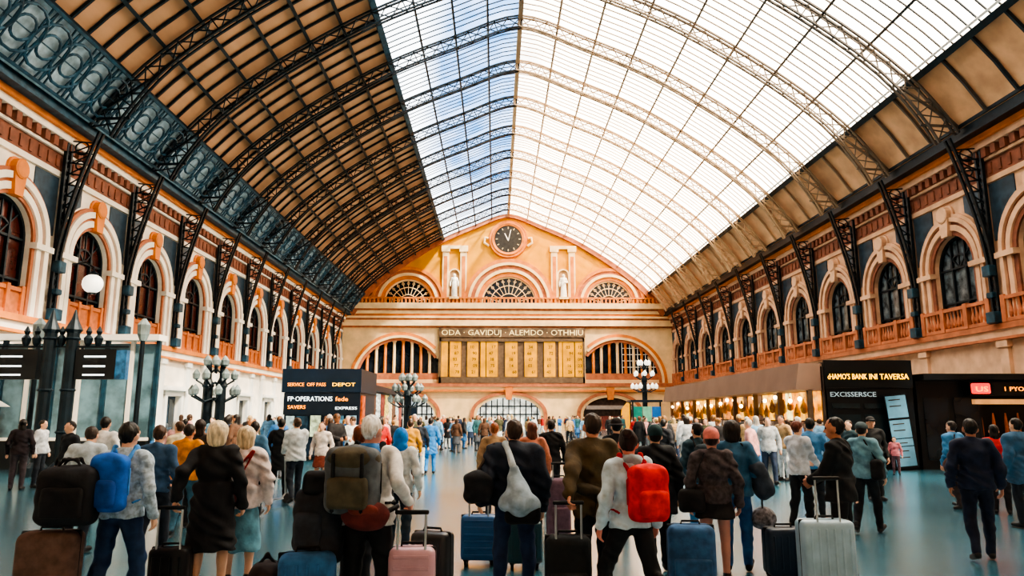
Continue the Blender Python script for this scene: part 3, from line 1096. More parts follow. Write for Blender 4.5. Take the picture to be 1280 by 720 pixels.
def shopfront(x, y0, y1, label, seed, dep=4):
    rg = random.Random(seed)
    e = empty('shop', (x, y0, 0), label=label, category='shop')
    L = y1 - y0
    b = MB(); b.box(.5, dep, 0, L, 0, 3.3); b.build('body', mat('brown_shop_body', '#4a3a30', .6, var=.2), e)
    b = MB(); b.prism([(-.35, 2.55), (.55, 2.5), (.55, 3.4), (-.2, 3.4)], 0, L); b.build('fascia', mat('taupe_fascia', '#85695a', .6, var=.12, scale=.8), e)
    b = MB(); b.box(.1, .5, 0, L, 0, .75); b.build('counter', BLACKP, e)
    n = int(L / .55)
    for k in range(n):
        ya, yb = k * L / n, (k + 1) * L / n
        c = rg.choice(['#d8982a', '#c07820', '#8a5a2a', '#e8c880', '#a8642c', '#3d2a20', '#c89038'])
        p = MB(); p.box(.4, .5, ya + .06, yb - .06, 1.55, 2.5); p.build('lit_display', mat('lit_' + c.strip('#'), c, .3, var=.6, scale=5, emit=1.3), e)
        c = rg.choice(['#5a4a42', '#a89a90', '#3a2c28', '#7a5a4a', '#c8b8a8'])
        p = MB(); p.box(.36, .5, ya + .05, yb - .05, .75, 1.5); p.build('display_case', mat('case_' + c.strip('#'), c, .3, var=.7, scale=7, emit=.12), e)
        if k % 2:
            p = MB(); p.smooth = True; p.sphere((rg.uniform(.0, .25), (ya + yb) / 2, rg.uniform(2.05, 2.42)), .08, 8); p.build('lamp_bulb', LAMPW, e)
        p = MB(); p.lathe([(.03, 0), (.1, .05), (.12, .2), (.05, .38), (.02, .5)], (.28, (ya + yb) / 2 + .1, rg.uniform(1.5, 1.95)), 8)
        p.build('hanging_ware', mat('brass_ware', '#b98a3c', .3, .6, var=.3), e)
        p = MB(); p.lathe([(.08, .75), (.1, .8), (.09, 1.05), (.04, 1.15), (.04, 1.3)], (.25, (ya + yb) / 2 - .1, 0), 8)
        p.build('bottle', mat('bottle_%d' % (k % 4), ['#7a2a1c', '#c8b090', '#3a4a34', '#d8c8b0'][k % 4], .25, var=.2), e)
    for k in range(int(L / 2.5) + 1):
        p = MB(); p.box(.05, .2, k * 2.5, k * 2.5 + .14, 0, 2.55); p.build('post', BOARDF, e)
    return e
shopfront(10.1, 23.45, 33.6, 'brown fronted shop with glowing gold displays right beside the black kiosk', 3, .6)
shopfront(10.5, 33.8, 44, 'further brown shop with gold lights beyond the first shop front on the right', 8)

# left edge: black sign boards on posts, glazed booth
sgn = empty('sign_stand', (-13.2, 21.4, 0), label='black double signboard on two thick iron posts at the left edge', category='sign')
for x in (.1, .75):
    b = MB(); b.lathe([(.3, 0), (.3, .25), (.17, .4), (.17, 4.1), (.24, 4.2), (.1, 4.5), (.02, 4.8)], (x, 0, 0), 12)
    for z in (1.2, 2.4, 3.9): b.lathe([(.18, z), (.22, z + .04), (.18, z + .08)], (x, 0, 0), 12)
    b.build('post', IRON, sgn)
for x0, x1, sx in ((-1.35, -.15, -1.2), (.95, 2.1, 1.2)):
    b = MB(); b.box(x0, x1, -.12, .12, 2.75, 3.62); bo = b.build('signboard', BLACKP, sgn)
    t = MB()
    for z in (2.85, 3.1, 3.38): t.box(sx, sx + .62, -.14, -.12, z, z + .05)
    t.build('printed_lines', TXT_W, bo)
    b = MB(); b.bar((x0, 0, 3.7), (x1, 0, 3.7), .06); b.bar((x0 + .1, 0, 3.62), (x0 + .1, 0, 3.7), .05); b.build('hanger', IRON, bo)
b = MB(); b.box(2.1, 2.4, -.1, .1, 2.75, 3.6); b.build('blue_panel', mat('blue_sign_panel', '#2f5f86', .4, var=.5, scale=6), sgn)
b = MB()
for x in (-.6, -.3, .1, .42, .75, 1.2, 1.5): 
    b.lathe([(.05, 3.7), (.1, 3.8), (.13, 3.95), (.05, 4.05), (.09, 4.15), (.02, 4.3)], (x, 0, 0), 8)
b.bar((-1.35, 0, 3.7), (2.4, 0, 3.7), .05)
b.build('finials', IRON, sgn)
ll = empty('lamp_post', (-14.2, 22.6, 0), label='slim dark iron lamp post at the far left behind the signboards', category='lamp post')
b = MB(); b.lathe([(.2, 0), (.2, .3), (.08, .5), (.07, 4.0)], (0, 0, 0), 10); b.build('pole', IRON, ll)
b = MB(); b.lathe([(.1, 4.0), (.18, 4.2), (.2, 4.5), (.05, 4.7)], (0, 0, 0), 8); b.build('lantern', mat('lantern_glass', '#7c8a8c', .2, var=.3), ll)
l2 = copy_tree(ll, (-11.0, 22.6, 0)); l2['label'] = 'slim dark iron lamp post just right of the black signboards'

bo = empty('ticket_booth', (-18.2, 24.2, 0), label='glazed booth with tall bluish panes against the left wall', category='booth')
b = MB(); b.box(0, 6.8, 0, .3, 0, .9); b.build('counter', BLACKP, bo)
b = MB(); b.box(0, 6.8, .3, .5, .9, 1.0); b.build('counter_top', WHITE, bo)
for k in range(9):
    b = MB(); b.box(k * .85 - .06, k * .85 + .06, .3, .45, .9, 4.2); b.build('mullion', [IRON_T, STONE_LOW][k % 2], bo)
for k in range(8):
    b = MB(); b.box(k * .85 + .08, k * .85 + .77, .36, .4, 1.0, 4.1); b.build('pane', mat('blue_grey_glass', '#5f7c88', .15, var=.45, scale=1.5), bo)
b = MB(); b.box(-.1, 6.9, .1, .7, 4.2, 4.4); b.build('cornice', STONE_LOW, bo)
b = MB()
b.prism([(.2, 2.0), (2.2, 2.0), (1.5, 2.4), (.9, 2.4)], -1.2, .2); 
b.build('canopy', WHITE, bo)

# ornamental candelabra
def candelabrum(loc, h, label, n=2, globes=False):
    e = empty('candelabrum', loc, label=label, category='lamp post')
    for s in ([-.28, .28] if n == 2 else [0]):
        b = MB(); b.lathe([(.34, 0), (.34, .5), (.22, .7), (.2, h * .7), (.26, h * .72), (.12, h * .8), (.1, h * .95), (.02, h)], (s, 0, 0), 10); b.build('pole', IRON, e)
    for i, (z, rr) in enumerate(((h * .62, .95), (h * .78, .75), (h * .92, .4))):
        for k in range(6):
            a = k * PI / 3 + i * .4
            c, s_ = math.cos(a), math.sin(a)
            b = MB(); b.tube([(0, 0, z - .1), (rr * .5 * c, rr * .5 * s_, z - .25), (rr * c, rr * s_, z)], .045, 6)
            ar = b.build('arm', IRON, e)
            b = MB(); b.lathe([(.04, 0), (.14, .06), (.17, .25), (.1, .36), (.02, .46)], (rr * c, rr * s_, z), 8)
            b.build('lantern', GLOBE if globes else mat('lantern_glass', '#7c8a8c'), ar)
    return e
candelabrum((-11.9, 31, 0), 4.1, 'dark iron candelabrum with clustered lanterns in front of the left wall')
candelabrum((11.9, 58, 0), 6.2, 'tall candelabrum with clustered pale lanterns by the right entrance arch', 1, True)
candelabrum((-4.9, 40.5, 0), 3.9, 'small dark candelabrum just behind the navy kiosk', 1)
tt = empty('totem_sign', (-5.4, 46.6, 0), label='dark information totem on a pole in the crowd right of the navy kiosk', category='sign')
b = MB(); b.box(-.12, .12, -.12, .12, 0, 1.9); b.build('pole', IRON, tt)
b = MB(); b.box(-.4, .4, -.2, .2, 1.7, 3.1); hd = b.build('display_box', NAVY, tt)
b = MB(); b.box(-.3, .3, -.22, -.2, 2.3, 2.9); b.build('screen', mat('pale_screen', '#8fa3b5', .3, var=.4, emit=.3), hd)
st = empty('market_stall', (11.3, 55, 0), label='small stall with green and blue panels below the right candelabrum', category='stall')
b = MB(); b.box(-1, 1.2, 0, 1.5, 0, 1.0); b.build('counter', BLACKP, st)
for x, c in ((-.9, '#2a8a7a'), (-.2, '#7ac0a0'), (.5, '#2a6ab0')):
    b = MB(); b.box(x, x + .65, -.05, 0, 1.3, 2.4); b.build('panel', mat('stall_' + c.strip('#'), c, .5, emit=.15), st)
for x in (-.95, 1.15):
    b = MB(); b.box(x - .05, x + .05, 0, .1, 1, 2.8); b.build('post', IRON, st)
b = MB(); b.box(-1.1, 1.3, -.1, 1.6, 2.75, 2.9); b.build('roof', NAVY, st)
yb = empty('banner', (9.3, 54.5, 0), label='narrow bright yellow banner stand left of the green and blue stall', category='banner')
b = MB(); b.prism([(-.1, .3), (.75, .3), (.75, 2.6), (.5, 2.7), (.1, 2.2)], -.03, .03); b.build('cloth', mat('banner_yellow', '#f0a818', .6, emit=.2), yb)
b = MB(); b.box(.72, .8, -.04, .04, 0, 2.75); b.build('pole', IRON, yb)

# ------------------------------------------------------------------ world and light
w = bpy.data.worlds.new('sky'); SC.world = w; w.use_nodes = True
nt = w.node_tree; nt.nodes.clear()
out = nt.nodes.new('ShaderNodeOutputWorld'); bg = nt.nodes.new('ShaderNodeBackground')
tc = nt.nodes.new('ShaderNodeTexCoord')
nz = nt.nodes.new('ShaderNodeTexNoise'); nz.inputs['Scale'].default_value = 2.6; nz.inputs['Detail'].default_value = 7
mp = nt.nodes.new('ShaderNodeMapping'); mp.inputs['Location'].default_value = (.35, .1, .2)
nt.links.new(tc.outputs['Generated'], mp.inputs[0]); nt.links.new(mp.outputs[0], nz.inputs['Vector'])
# clear patch of blue just left of the ridge
dirv = Vector(ray(607, 70)).normalized()
sv = nt.nodes.new('ShaderNodeVectorMath'); sv.operation = 'SUBTRACT'; sv.inputs[1].default_value = dirv
nt.links.new(tc.outputs['Generated'], sv.inputs[0])
sc_ = nt.nodes.new('ShaderNodeVectorMath'); sc_.operation = 'MULTIPLY'; sc_.inputs[1].default_value = (1, .3, .42)
nt.links.new(sv.outputs[0], sc_.inputs[0])
vm = nt.nodes.new('ShaderNodeVectorMath'); vm.operation = 'LENGTH'
nt.links.new(sc_.outputs[0], vm.inputs[0])
mr2 = nt.nodes.new('ShaderNodeMapRange'); mr2.inputs[1].default_value = .035; mr2.inputs[2].default_value = .10; mr2.inputs[3].default_value = -.24; mr2.inputs[4].default_value = .16
nt.links.new(vm.outputs['Value'], mr2.inputs[0])
ad = nt.nodes.new('ShaderNodeMath'); ad.operation = 'ADD'
nt.links.new(nz.outputs[0], ad.inputs[0]); nt.links.new(mr2.outputs[0], ad.inputs[1])
cr = nt.nodes.new('ShaderNodeValToRGB')
cr.color_ramp.elements[0].position = .36; cr.color_ramp.elements[0].color = (.05, .24, .55, 1)
cr.color_ramp.elements[1].position = .60; cr.color_ramp.elements[1].color = (1.0, .98, .95, 1)
nt.links.new(ad.outputs[0], cr.inputs[0]); nt.links.new(cr.outputs[0], bg.inputs[0])
bg.inputs[1].default_value = 2.2
nt.links.new(bg.outputs[0], out.inputs[0])
su = bpy.data.lights.new('sun', 'SUN'); su.energy = 9.0; su.angle = math.radians(5); su.color = (1, .9, .74)
so = bpy.data.objects.new('sun', su); COL.objects.link(so)
so.rotation_euler = Vector((-.5, .42, -.75)).to_track_quat('-Z', 'Y').to_euler()

SC.view_settings.view_transform = 'AgX'
SC.view_settings.look = 'AgX - High Contrast'
SC.view_settings.exposure = .82
# ------------------------------------------------------------------ implicit surfaces for bodies, clothes and soft bags
def V3(*a):
    return np.array(a, float)
def f_cap(P, a, b, ra, rb):
    ab = b - a
    t = np.clip(((P - a) @ ab) / max(1e-9, ab @ ab), 0, 1)
    d = P - a - t[..., None] * ab
    return np.sqrt((d * d).sum(-1)) - (ra + (rb - ra) * t)
def f_ell(P, c, r):
    q = (P - c) / r
    k0 = np.sqrt((q * q).sum(-1)) + 1e-9
    q2 = q / r
    k1 = np.sqrt((q2 * q2).sum(-1)) + 1e-9
    return k0 * (k0 - 1) / k1
def f_cone(P, c0, r0, c1, r1):
    """elliptic frustum between two levels; c=(x,y,z), r=(rx,ry)"""
    t = np.clip((P[..., 2] - c0[2]) / (c1[2] - c0[2]), 0, 1)
    cx = c0[0] + (c1[0] - c0[0]) * t; cy = c0[1] + (c1[1] - c0[1]) * t
    rx = r0[0] + (r1[0] - r0[0]) * t; ry = r0[1] + (r1[1] - r0[1]) * t
    k = np.sqrt(((P[..., 0] - cx) / rx) ** 2 + ((P[..., 1] - cy) / ry) ** 2)
    d = (k - 1) * np.minimum(rx, ry)
    lo, hi = min(c0[2], c1[2]), max(c0[2], c1[2])
    return np.maximum(d, np.maximum(lo - P[..., 2], P[..., 2] - hi))
def f_box(P, c, h, r):
    q = np.abs(P - c) - (np.array(h) - r)
    return np.sqrt((np.maximum(q, 0) ** 2).sum(-1)) + np.minimum(q.max(-1), 0) - r
def prim_eval(p, P):
    return {'c': f_cap, 'e': f_ell, 'k': f_cone, 'b': f_box}[p[0]](P, *p[1:])
def prim_box(p):
    if p[0] == 'c':
        r = max(p[3], p[4]); return np.minimum(p[1], p[2]) - r, np.maximum(p[1], p[2]) + r
    if p[0] == 'e':
        r = np.array(p[2], float); return p[1] - r, p[1] + r
    if p[0] == 'k':
        a, ra, b, rb = p[1:]; r = V3(max(ra[0], rb[0]), max(ra[1], rb[1]), 0)
        return np.minimum(a, b) - r, np.maximum(a, b) + r
    h = np.array(p[2], float); return p[1] - h, p[1] + h

class Field:
    def __init__(self, prims_list, h, pad=.05):
        lo = np.min([prim_box(p)[0] for p in prims_list], 0) - pad
        hi = np.max([prim_box(p)[1] for p in prims_list], 0) + pad
        self.h = h; self.lo = lo
        n = np.ceil((hi - lo) / h).astype(int) + 1
        ax = [(lo[i] + h * np.arange(n[i])) for i in range(3)]
        g = np.meshgrid(*ax, indexing='ij')
        self.P = np.stack(g, -1)
        self.n = n
    def union(self, prims, k=.03):
        F = np.full(tuple(self.n), 1.0)
        for p in prims:
            a, b = prim_box(p)
            i0 = np.maximum(0, ((a - .08 - self.lo) / self.h).astype(int)); i1 = np.minimum(self.n, ((b + .08 - self.lo) / self.h).astype(int) + 2)
            sl = tuple(slice(x, y) for x, y in zip(i0, i1))
            d = prim_eval(p, self.P[sl])
            f = F[sl]
            hh = np.maximum(k - np.abs(f - d), 0) / k
            F[sl] = np.minimum(f, d) - hh * hh * k * .25
        return F

def surface(F, lo, h):
    """surface nets -> verts, quads"""
    n = F.shape
    s = F < 0
    c = np.zeros((n[0] - 1, n[1] - 1, n[2] - 1), int)
    acc = np.zeros(c.shape + (3,)); cnt = np.zeros(c.shape)
    corners = [(i, j, k) for i in (0, 1) for j in (0, 1) for k in (0, 1)]
    def sub(A, o): return A[o[0]:n[0] - 1 + o[0], o[1]:n[1] - 1 + o[1], o[2]:n[2] - 1 + o[2]]
    for a in corners:
        for ax in range(3):
            if a[ax]: continue
            b = list(a); b[ax] = 1
            fa, fb = sub(F, a), sub(F, b)
            m = (fa < 0) != (fb < 0)
            t = np.where(m, fa / np.where(m, fa - fb, 1), 0)
            for q in range(3):
                acc[..., q] += np.where(m, a[q] + (t if q == ax else 0), 0)
            cnt += m
    act = cnt > 0
    idx = np.full(c.shape, -1); idx[act] = np.arange(act.sum())
    ii = np.argwhere(act)
    V = lo + h * (ii + acc[act] / cnt[act][:, None])
    faces = []
    for ax in range(3):
        o = [0, 0, 0]; o[ax] = 1
        A = F[:n[0] - o[0], :n[1] - o[1], :n[2] - o[2]]; B = F[o[0]:, o[1]:, o[2]:]
        m = (A < 0) != (B < 0)
        e = np.argwhere(m)
        u, v = [(1, 2), (2, 0), (0, 1)][ax]
        ok = (e[:, u] > 0) & (e[:, v] > 0) & (e[:, u] < n[u] - 1) & (e[:, v] < n[v] - 1)
        e = e[ok]
        flip = A[tuple(e.T)] < 0
        def at(du, dv):
            q = e.copy(); q[:, u] -= du; q[:, v] -= dv
            return idx[tuple(q.T)]
        q = np.stack([at(1, 1), at(0, 1), at(0, 0), at(1, 0)], 1)
        q[~flip] = q[~flip][:, ::-1]
        faces.append(q)
    return V, np.concatenate(faces)

def sdf_obj(name, V, Fc, mats, parent=None, mi=None):
    me = bpy.data.meshes.new(name)
    me.from_pydata(V.tolist(), [], Fc.tolist())
    for m in mats: me.materials.append(m)
    if mi is not None: me.polygons.foreach_set('material_index', mi.astype(np.int32))
    me.polygons.foreach_set('use_smooth', [True] * len(me.polygons))
    me.update()
    o = bpy.data.objects.new(name, me); COL.objects.link(o)
    if parent: o.parent = parent
    return o

def soft(name, prims, h, m, parent, k=.03, folds=0.0, cut=None, seed=0, scale=1.0, hairy=False):
    fl = Field(prims, h)
    F = fl.union(prims, k)
    P = fl.P
    if folds:
        x, y, z = P[..., 0], P[..., 1], P[..., 2]
        F = F + folds * (np.sin(29 * x + 13 * z + seed) * np.sin(19 * z + 11 * y + 2 * seed) + .5 * np.sin(47 * z + 17 * x - 23 * y + seed))
    if hairy:
        x, y, z = P[..., 0], P[..., 1], P[..., 2]
        F = F + .004 * np.sin(95 * x + 8 * z + seed) * np.sin(90 * y + 10 * z) + .003 * np.sin(140 * x - 60 * z) * np.sin(120 * y + 50 * z)
    if cut is not None: F = np.maximum(F, cut(P))
    F[0] = F[-1] = 1; F[:, 0] = F[:, -1] = 1; F[:, :, 0] = F[:, :, -1] = 1
    V, Q = surface(F, fl.lo, h)
    return sdf_obj(name, V * scale, Q, [m], parent)

# ------------------------------------------------------------------ people
SKINS = ['#e0b094', '#c98f6e', '#d9a284', '#8a5a3e', '#e8bfa4']
def skin_mat(c):
    return mat('skin_' + c.strip('#'), c, .55, var=.06, scale=6)
LIPS = mat('lip_tone', '#a85a50', .5)
EYEM = mat('eye_dark', '#2a1c14', .2)

def rotx(p, a, o):
    y, z = p[1] - o[1], p[2] - o[2]
    return V3(p[0], o[1] + y * math.cos(a) + z * math.sin(a), o[2] - y * math.sin(a) + z * math.cos(a))

ARM_DOWN = {-1: ((-.27, -.04, 1.13), (-.28, .05, .89)), 1: ((.27, -.04, 1.13), (.28, .05, .89))}
def skeleton(sp):
    J = {}
    lean = math.radians(sp.get('lean', 0))
    up = lambda *p: rotx(V3(*p), lean, (0, 0, .95))
    J['up'] = up
    J['chest'] = up(0, 0, 1.27); J['waist'] = up(0, 0, 1.08); J['pelvis'] = V3(0, 0, .94)
    J['neck'] = up(0, -.01, 1.44)
    hd = up(0, .02, 1.605); pit = math.radians(sp.get('head_pitch', 0)); J['head'] = rotx(hd, pit, J['neck'])
    yw = math.radians(sp.get('head_yaw', 0))
    J['f'] = V3(math.sin(yw), math.cos(yw), -math.sin(pit + lean * .6)); J['side'] = V3(math.cos(yw), -math.sin(yw), 0)
    ww = sp.get('width', 1.0)
    J['sh'] = {s: up(s * .175 * ww, 0, 1.40) for s in (-1, 1)}
    J['el'], J['wr'] = {}, {}
    for s, key in ((-1, 'larm'), (1, 'rarm')):
        e, w = sp.get(key) or ARM_DOWN[s]
        if sp.get(key) is None and lean:
            e, w = up(*e), up(*w)
        J['el'][s], J['wr'][s] = V3(*e), V3(*w)
    J['hip'] = {s: V3(s * .09, 0, .90) for s in (-1, 1)}
    J['kn'], J['an'], J['toe'] = {}, {}, {}
    st = sp.get('stride', 0); sg = sp.get('lead', 1)
    spread = sp.get('spread', .02)
    for s in (-1, 1):
        fwd = st * (1 if s == sg else -1)
        x = s * (.09 + spread)
        if fwd >= 0:
            kn = V3(x, .02 + fwd * .6, .50 + fwd * .02); an = V3(x, -.02 + fwd, .09)
            toe = an + V3(s * .03, .16, -.045 if fwd < .05 else .0)
        else:
            kn = V3(x, .05 + fwd * .35, .49); an = V3(x, -.02 + fwd * 1.05, .09 + min(.12, -fwd * .3)); toe = an + V3(s * .03, .13, -.06 - min(.07, -fwd * .2))
        J['kn'][s], J['an'][s], J['toe'][s] = kn, an, toe
    J.update({k: v for k, v in sp.get('joints', {}).items()})
    return J

def head_prims(J):
    h, f, sd = J['head'], J['f'], J['side']
    z = V3(0, 0, 1)
    return [('e', h + .025 * z, (.078, .093, .105)), ('e', h + f * .028 - .052 * z, (.056, .062, .066)),
            ('c', h + f * .088 + .008 * z, h + f * .108 - .028 * z, .010, .016),
            ('e', h + sd * .078 - .01 * z, (.018, .024, .033)), ('e', h - sd * .078 - .01 * z, (.018, .024, .033)),
            ('c', h + f * .075 + sd * .05 + .032 * z, h + f * .085 - sd * .05 * 0 + .035 * z, .016, .014),
            ('c', J['neck'] - .03 * z, h - .05 * z, .058, .05)]
def torso_prims(J, t=0.0, ww=1.0, fem=0):
    up = J['up']
    return [('e', up(0, 0, 1.28), (.165 * ww + t, .112 + t, .19 + t)), ('e', up(0, 0, 1.09), ((.145 - .015 * fem) * ww + t, .10 + t, .17 + t)),
            ('e', J['pelvis'] + V3(0, 0, 0), ((.158 + .012 * fem) * ww + t, .115 + t, .125 + t)),
            ('c', J['sh'][-1] * .85 + V3(0, 0, .21), J['sh'][1] * .85 + V3(0, 0, .21), .062 + t, .062 + t)] if False else \
           [('e', up(0, 0, 1.28), (.165 * ww + t, .112 + t, .19 + t)), ('e', up(0, 0, 1.09), ((.145 - .015 * fem) * ww + t, .10 + t, .17 + t)),
            ('e', J['pelvis'], ((.158 + .012 * fem) * ww + t, .115 + t, .125 + t)),
            ('c', up(-.14 * ww, 0, 1.41), up(.14 * ww, 0, 1.41), .058 + t, .058 + t)]
def arm_prims(J, s, t=0.0, end=1.0):
    w = J['el'][s] + (J['wr'][s] - J['el'][s]) * end
    return [('c', J['sh'][s], J['el'][s], .054 + t, .043 + t), ('c', J['el'][s], w, .043 + t, .031 + t * .9)]
def leg_prims(J, s, t=0.0):
    calf = J['kn'][s] * .68 + J['an'][s] * .32 + V3(0, -.018, 0)
    return [('c', J['hip'][s], J['kn'][s], .084 + t, .056 + t), ('c', J['kn'][s], J['an'][s], .054 + t, .038 + t), ('e', calf, (.05 + t, .055 + t, .12))]
def foot_prims(J, s, t=0.0):
    a = J['an'][s]; toe = J['toe'][s]
    return [('c', a + V3(0, -.03, -.045), toe, .036 + t, .030 + t), ('c', a + V3(0, 0, .02), a + V3(0, .03, -.03), .038 + t, .038 + t)]
def hand_prims(J, s, curl=.5):
    el, wr = J['el'][s], J['wr'][s]
    d = (wr - el) / np.linalg.norm(wr - el)
    ref = V3(s, 0, 0) if abs(d[0]) < .8 else V3(0, 0, 1)
    ac = np.cross(d, ref); ac /= np.linalg.norm(ac)
    if ac[1] < 0: ac = -ac
    nr = np.cross(ac, d); nr /= np.linalg.norm(nr)
    if nr[0] * s > 0: nr = -nr                      # palm faces the body
    P = []
    for q in (-.026, 0, .026):
        P.append(('c', wr + ac * q * .6, wr + d * .085 + ac * q, .017, .0145))
    for i, (q, L) in enumerate(((.033, .070), (.011, .080), (-.011, .074), (-.032, .058))):
        b = wr + d * .088 + ac * q
        c1 = curl * (.9 + .1 * i); c2 = curl * 2.1
        d1 = d * math.cos(c1) + nr * math.sin(c1); d2 = d * math.cos(c2) + nr * math.sin(c2)
        m = b + d1 * L * .55
        P += [('c', b, m, .0088, .0082), ('c', m, m + d2 * L * .5, .0082, .0072)]
    tb = wr + d * .03 + ac * .03
    t1 = tb + (d * .6 + ac * .6 + nr * .5) * .05
    P += [('c', tb, t1, .013, .0105), ('c', t1, t1 + (d * .75 + ac * .1 + nr * .65) * .035, .0105, .0085)]
    return P

def hair_parts(J, style, z0=0):
    h, f = J['head'], J['f']
    z = V3(0, 0, 1)
    def face(P, a=.045, b=.75):
        dz = P[..., 2] - h[2]
        fd = (P - h) @ f
        return fd - (a + b * np.maximum(dz - .05, 0))
    if style == 'bald':
        return [('e', h + .0 * z - f * .012, (.084, .098, .075))], lambda P: np.maximum(np.maximum(face(P, .0, 0), P[..., 2] - h[2] - .05), h[2] - .075 - P[..., 2])
    if style == 'short':
        return [('e', h + .032 * z - f * .012, (.083, .099, .107))], lambda P: np.maximum(face(P), h[2] - .085 - P[..., 2])
    if style == 'long':
        return [('e', h + .032 * z - f * .012, (.087, .102, .108)), ('e', h - .10 * z - f * .045, (.088, .062, .17))], lambda P: face(P, .035)
    if style == 'full':
        return [('e', h + .03 * z - f * .02, (.104, .113, .118)), ('e', h - .05 * z - f * .04, (.098, .075, .10))], lambda P: face(P, .04)
    if style == 'bun':
        return [('e', h + .032 * z - f * .012, (.084, .100, .107)), ('e', h + .10 * z - f * .10, (.05, .05, .045))], lambda P: np.maximum(face(P), h[2] - .085 - P[..., 2])
    if style == 'beanie':
        return [('e', h + .055 * z - f * .008, (.094, .110, .105))], lambda P: h[2] + .012 - P[..., 2]
    if style == 'cap':
        return [('e', h + .055 * z - f * .006, (.092, .106, .09)), ('e', h + .055 * z + f * .12, (.075, .085, .014))], lambda P: h[2] + .03 - P[..., 2]
    if style == 'hat':
        return [('e', h + .07 * z, (.095, .108, .10)), ('e', h + .045 * z, (.155, .165, .016))], lambda P: h[2] + .02 - P[..., 2]
    if style == 'hood':
        return [('e', h + .01 * z - f * .02, (.108, .118, .145)), ('e', h - .12 * z - f * .05, (.12, .09, .09))], lambda P: face(P, .06, .2)
HEADGEAR = {'beanie': 'beanie', 'cap': 'cap', 'hat': 'hat', 'hood': 'hood'}

def clothes(sp, J):
    """list of (part name, prims, cut, folds, colour)"""
    out = []
    ww = sp.get('width', 1.0); fem = sp.get('fem', 0)
    t = sp.get('t', .022)
    hem = sp.get('hem', .86)
    top = torso_prims(J, t, ww, fem)
    arms = [p for s in (-1, 1) for p in arm_prims(J, s, t * .8, sp.get('sleeve', .95))]
    kind = sp.get('kind', 'trousers')
    if hem < .80:
        top.append(('k', V3(0, 0, hem - .02), (.20 + t + sp.get('flare', .02), .15 + t), V3(0, 0, 1.12), (.155 * ww + t, .11 + t)))
    else:
        top.append(('k', V3(0, 0, hem - .02), (.172 * ww + t, .128 + t), V3(*J['waist']), (.158 * ww + t, .112 + t)))
    top.append(('c', J['neck'] - V3(0, 0, .02), J['neck'] + V3(0, 0, .015), .064 + t * .5, .06 + t * .4))
    out.append((sp.get('top_name', 'jacket'), (top, arms), hem, .008, sp['top']))
    legs = [p for s in (-1, 1) for p in leg_prims(J, s, sp.get('tl', .014))]
    legs.append(('e', J['pelvis'], (.162 * ww, .12, .13)))
    if kind == 'trousers':
        out.append(('trousers', (legs, []), .055, .0045, sp['bottom']))
    elif kind == 'skirt':
        zh = sp.get('skirt_hem', .55)
        sk = [('k', V3(0, 0, zh), (.235, .19), V3(0, 0, 1.04), (.155, .115)), ('e', J['pelvis'], (.165, .12, .12))]
        out.append(('skirt', (sk, []), zh + .02, .005, sp['bottom']))
    return out

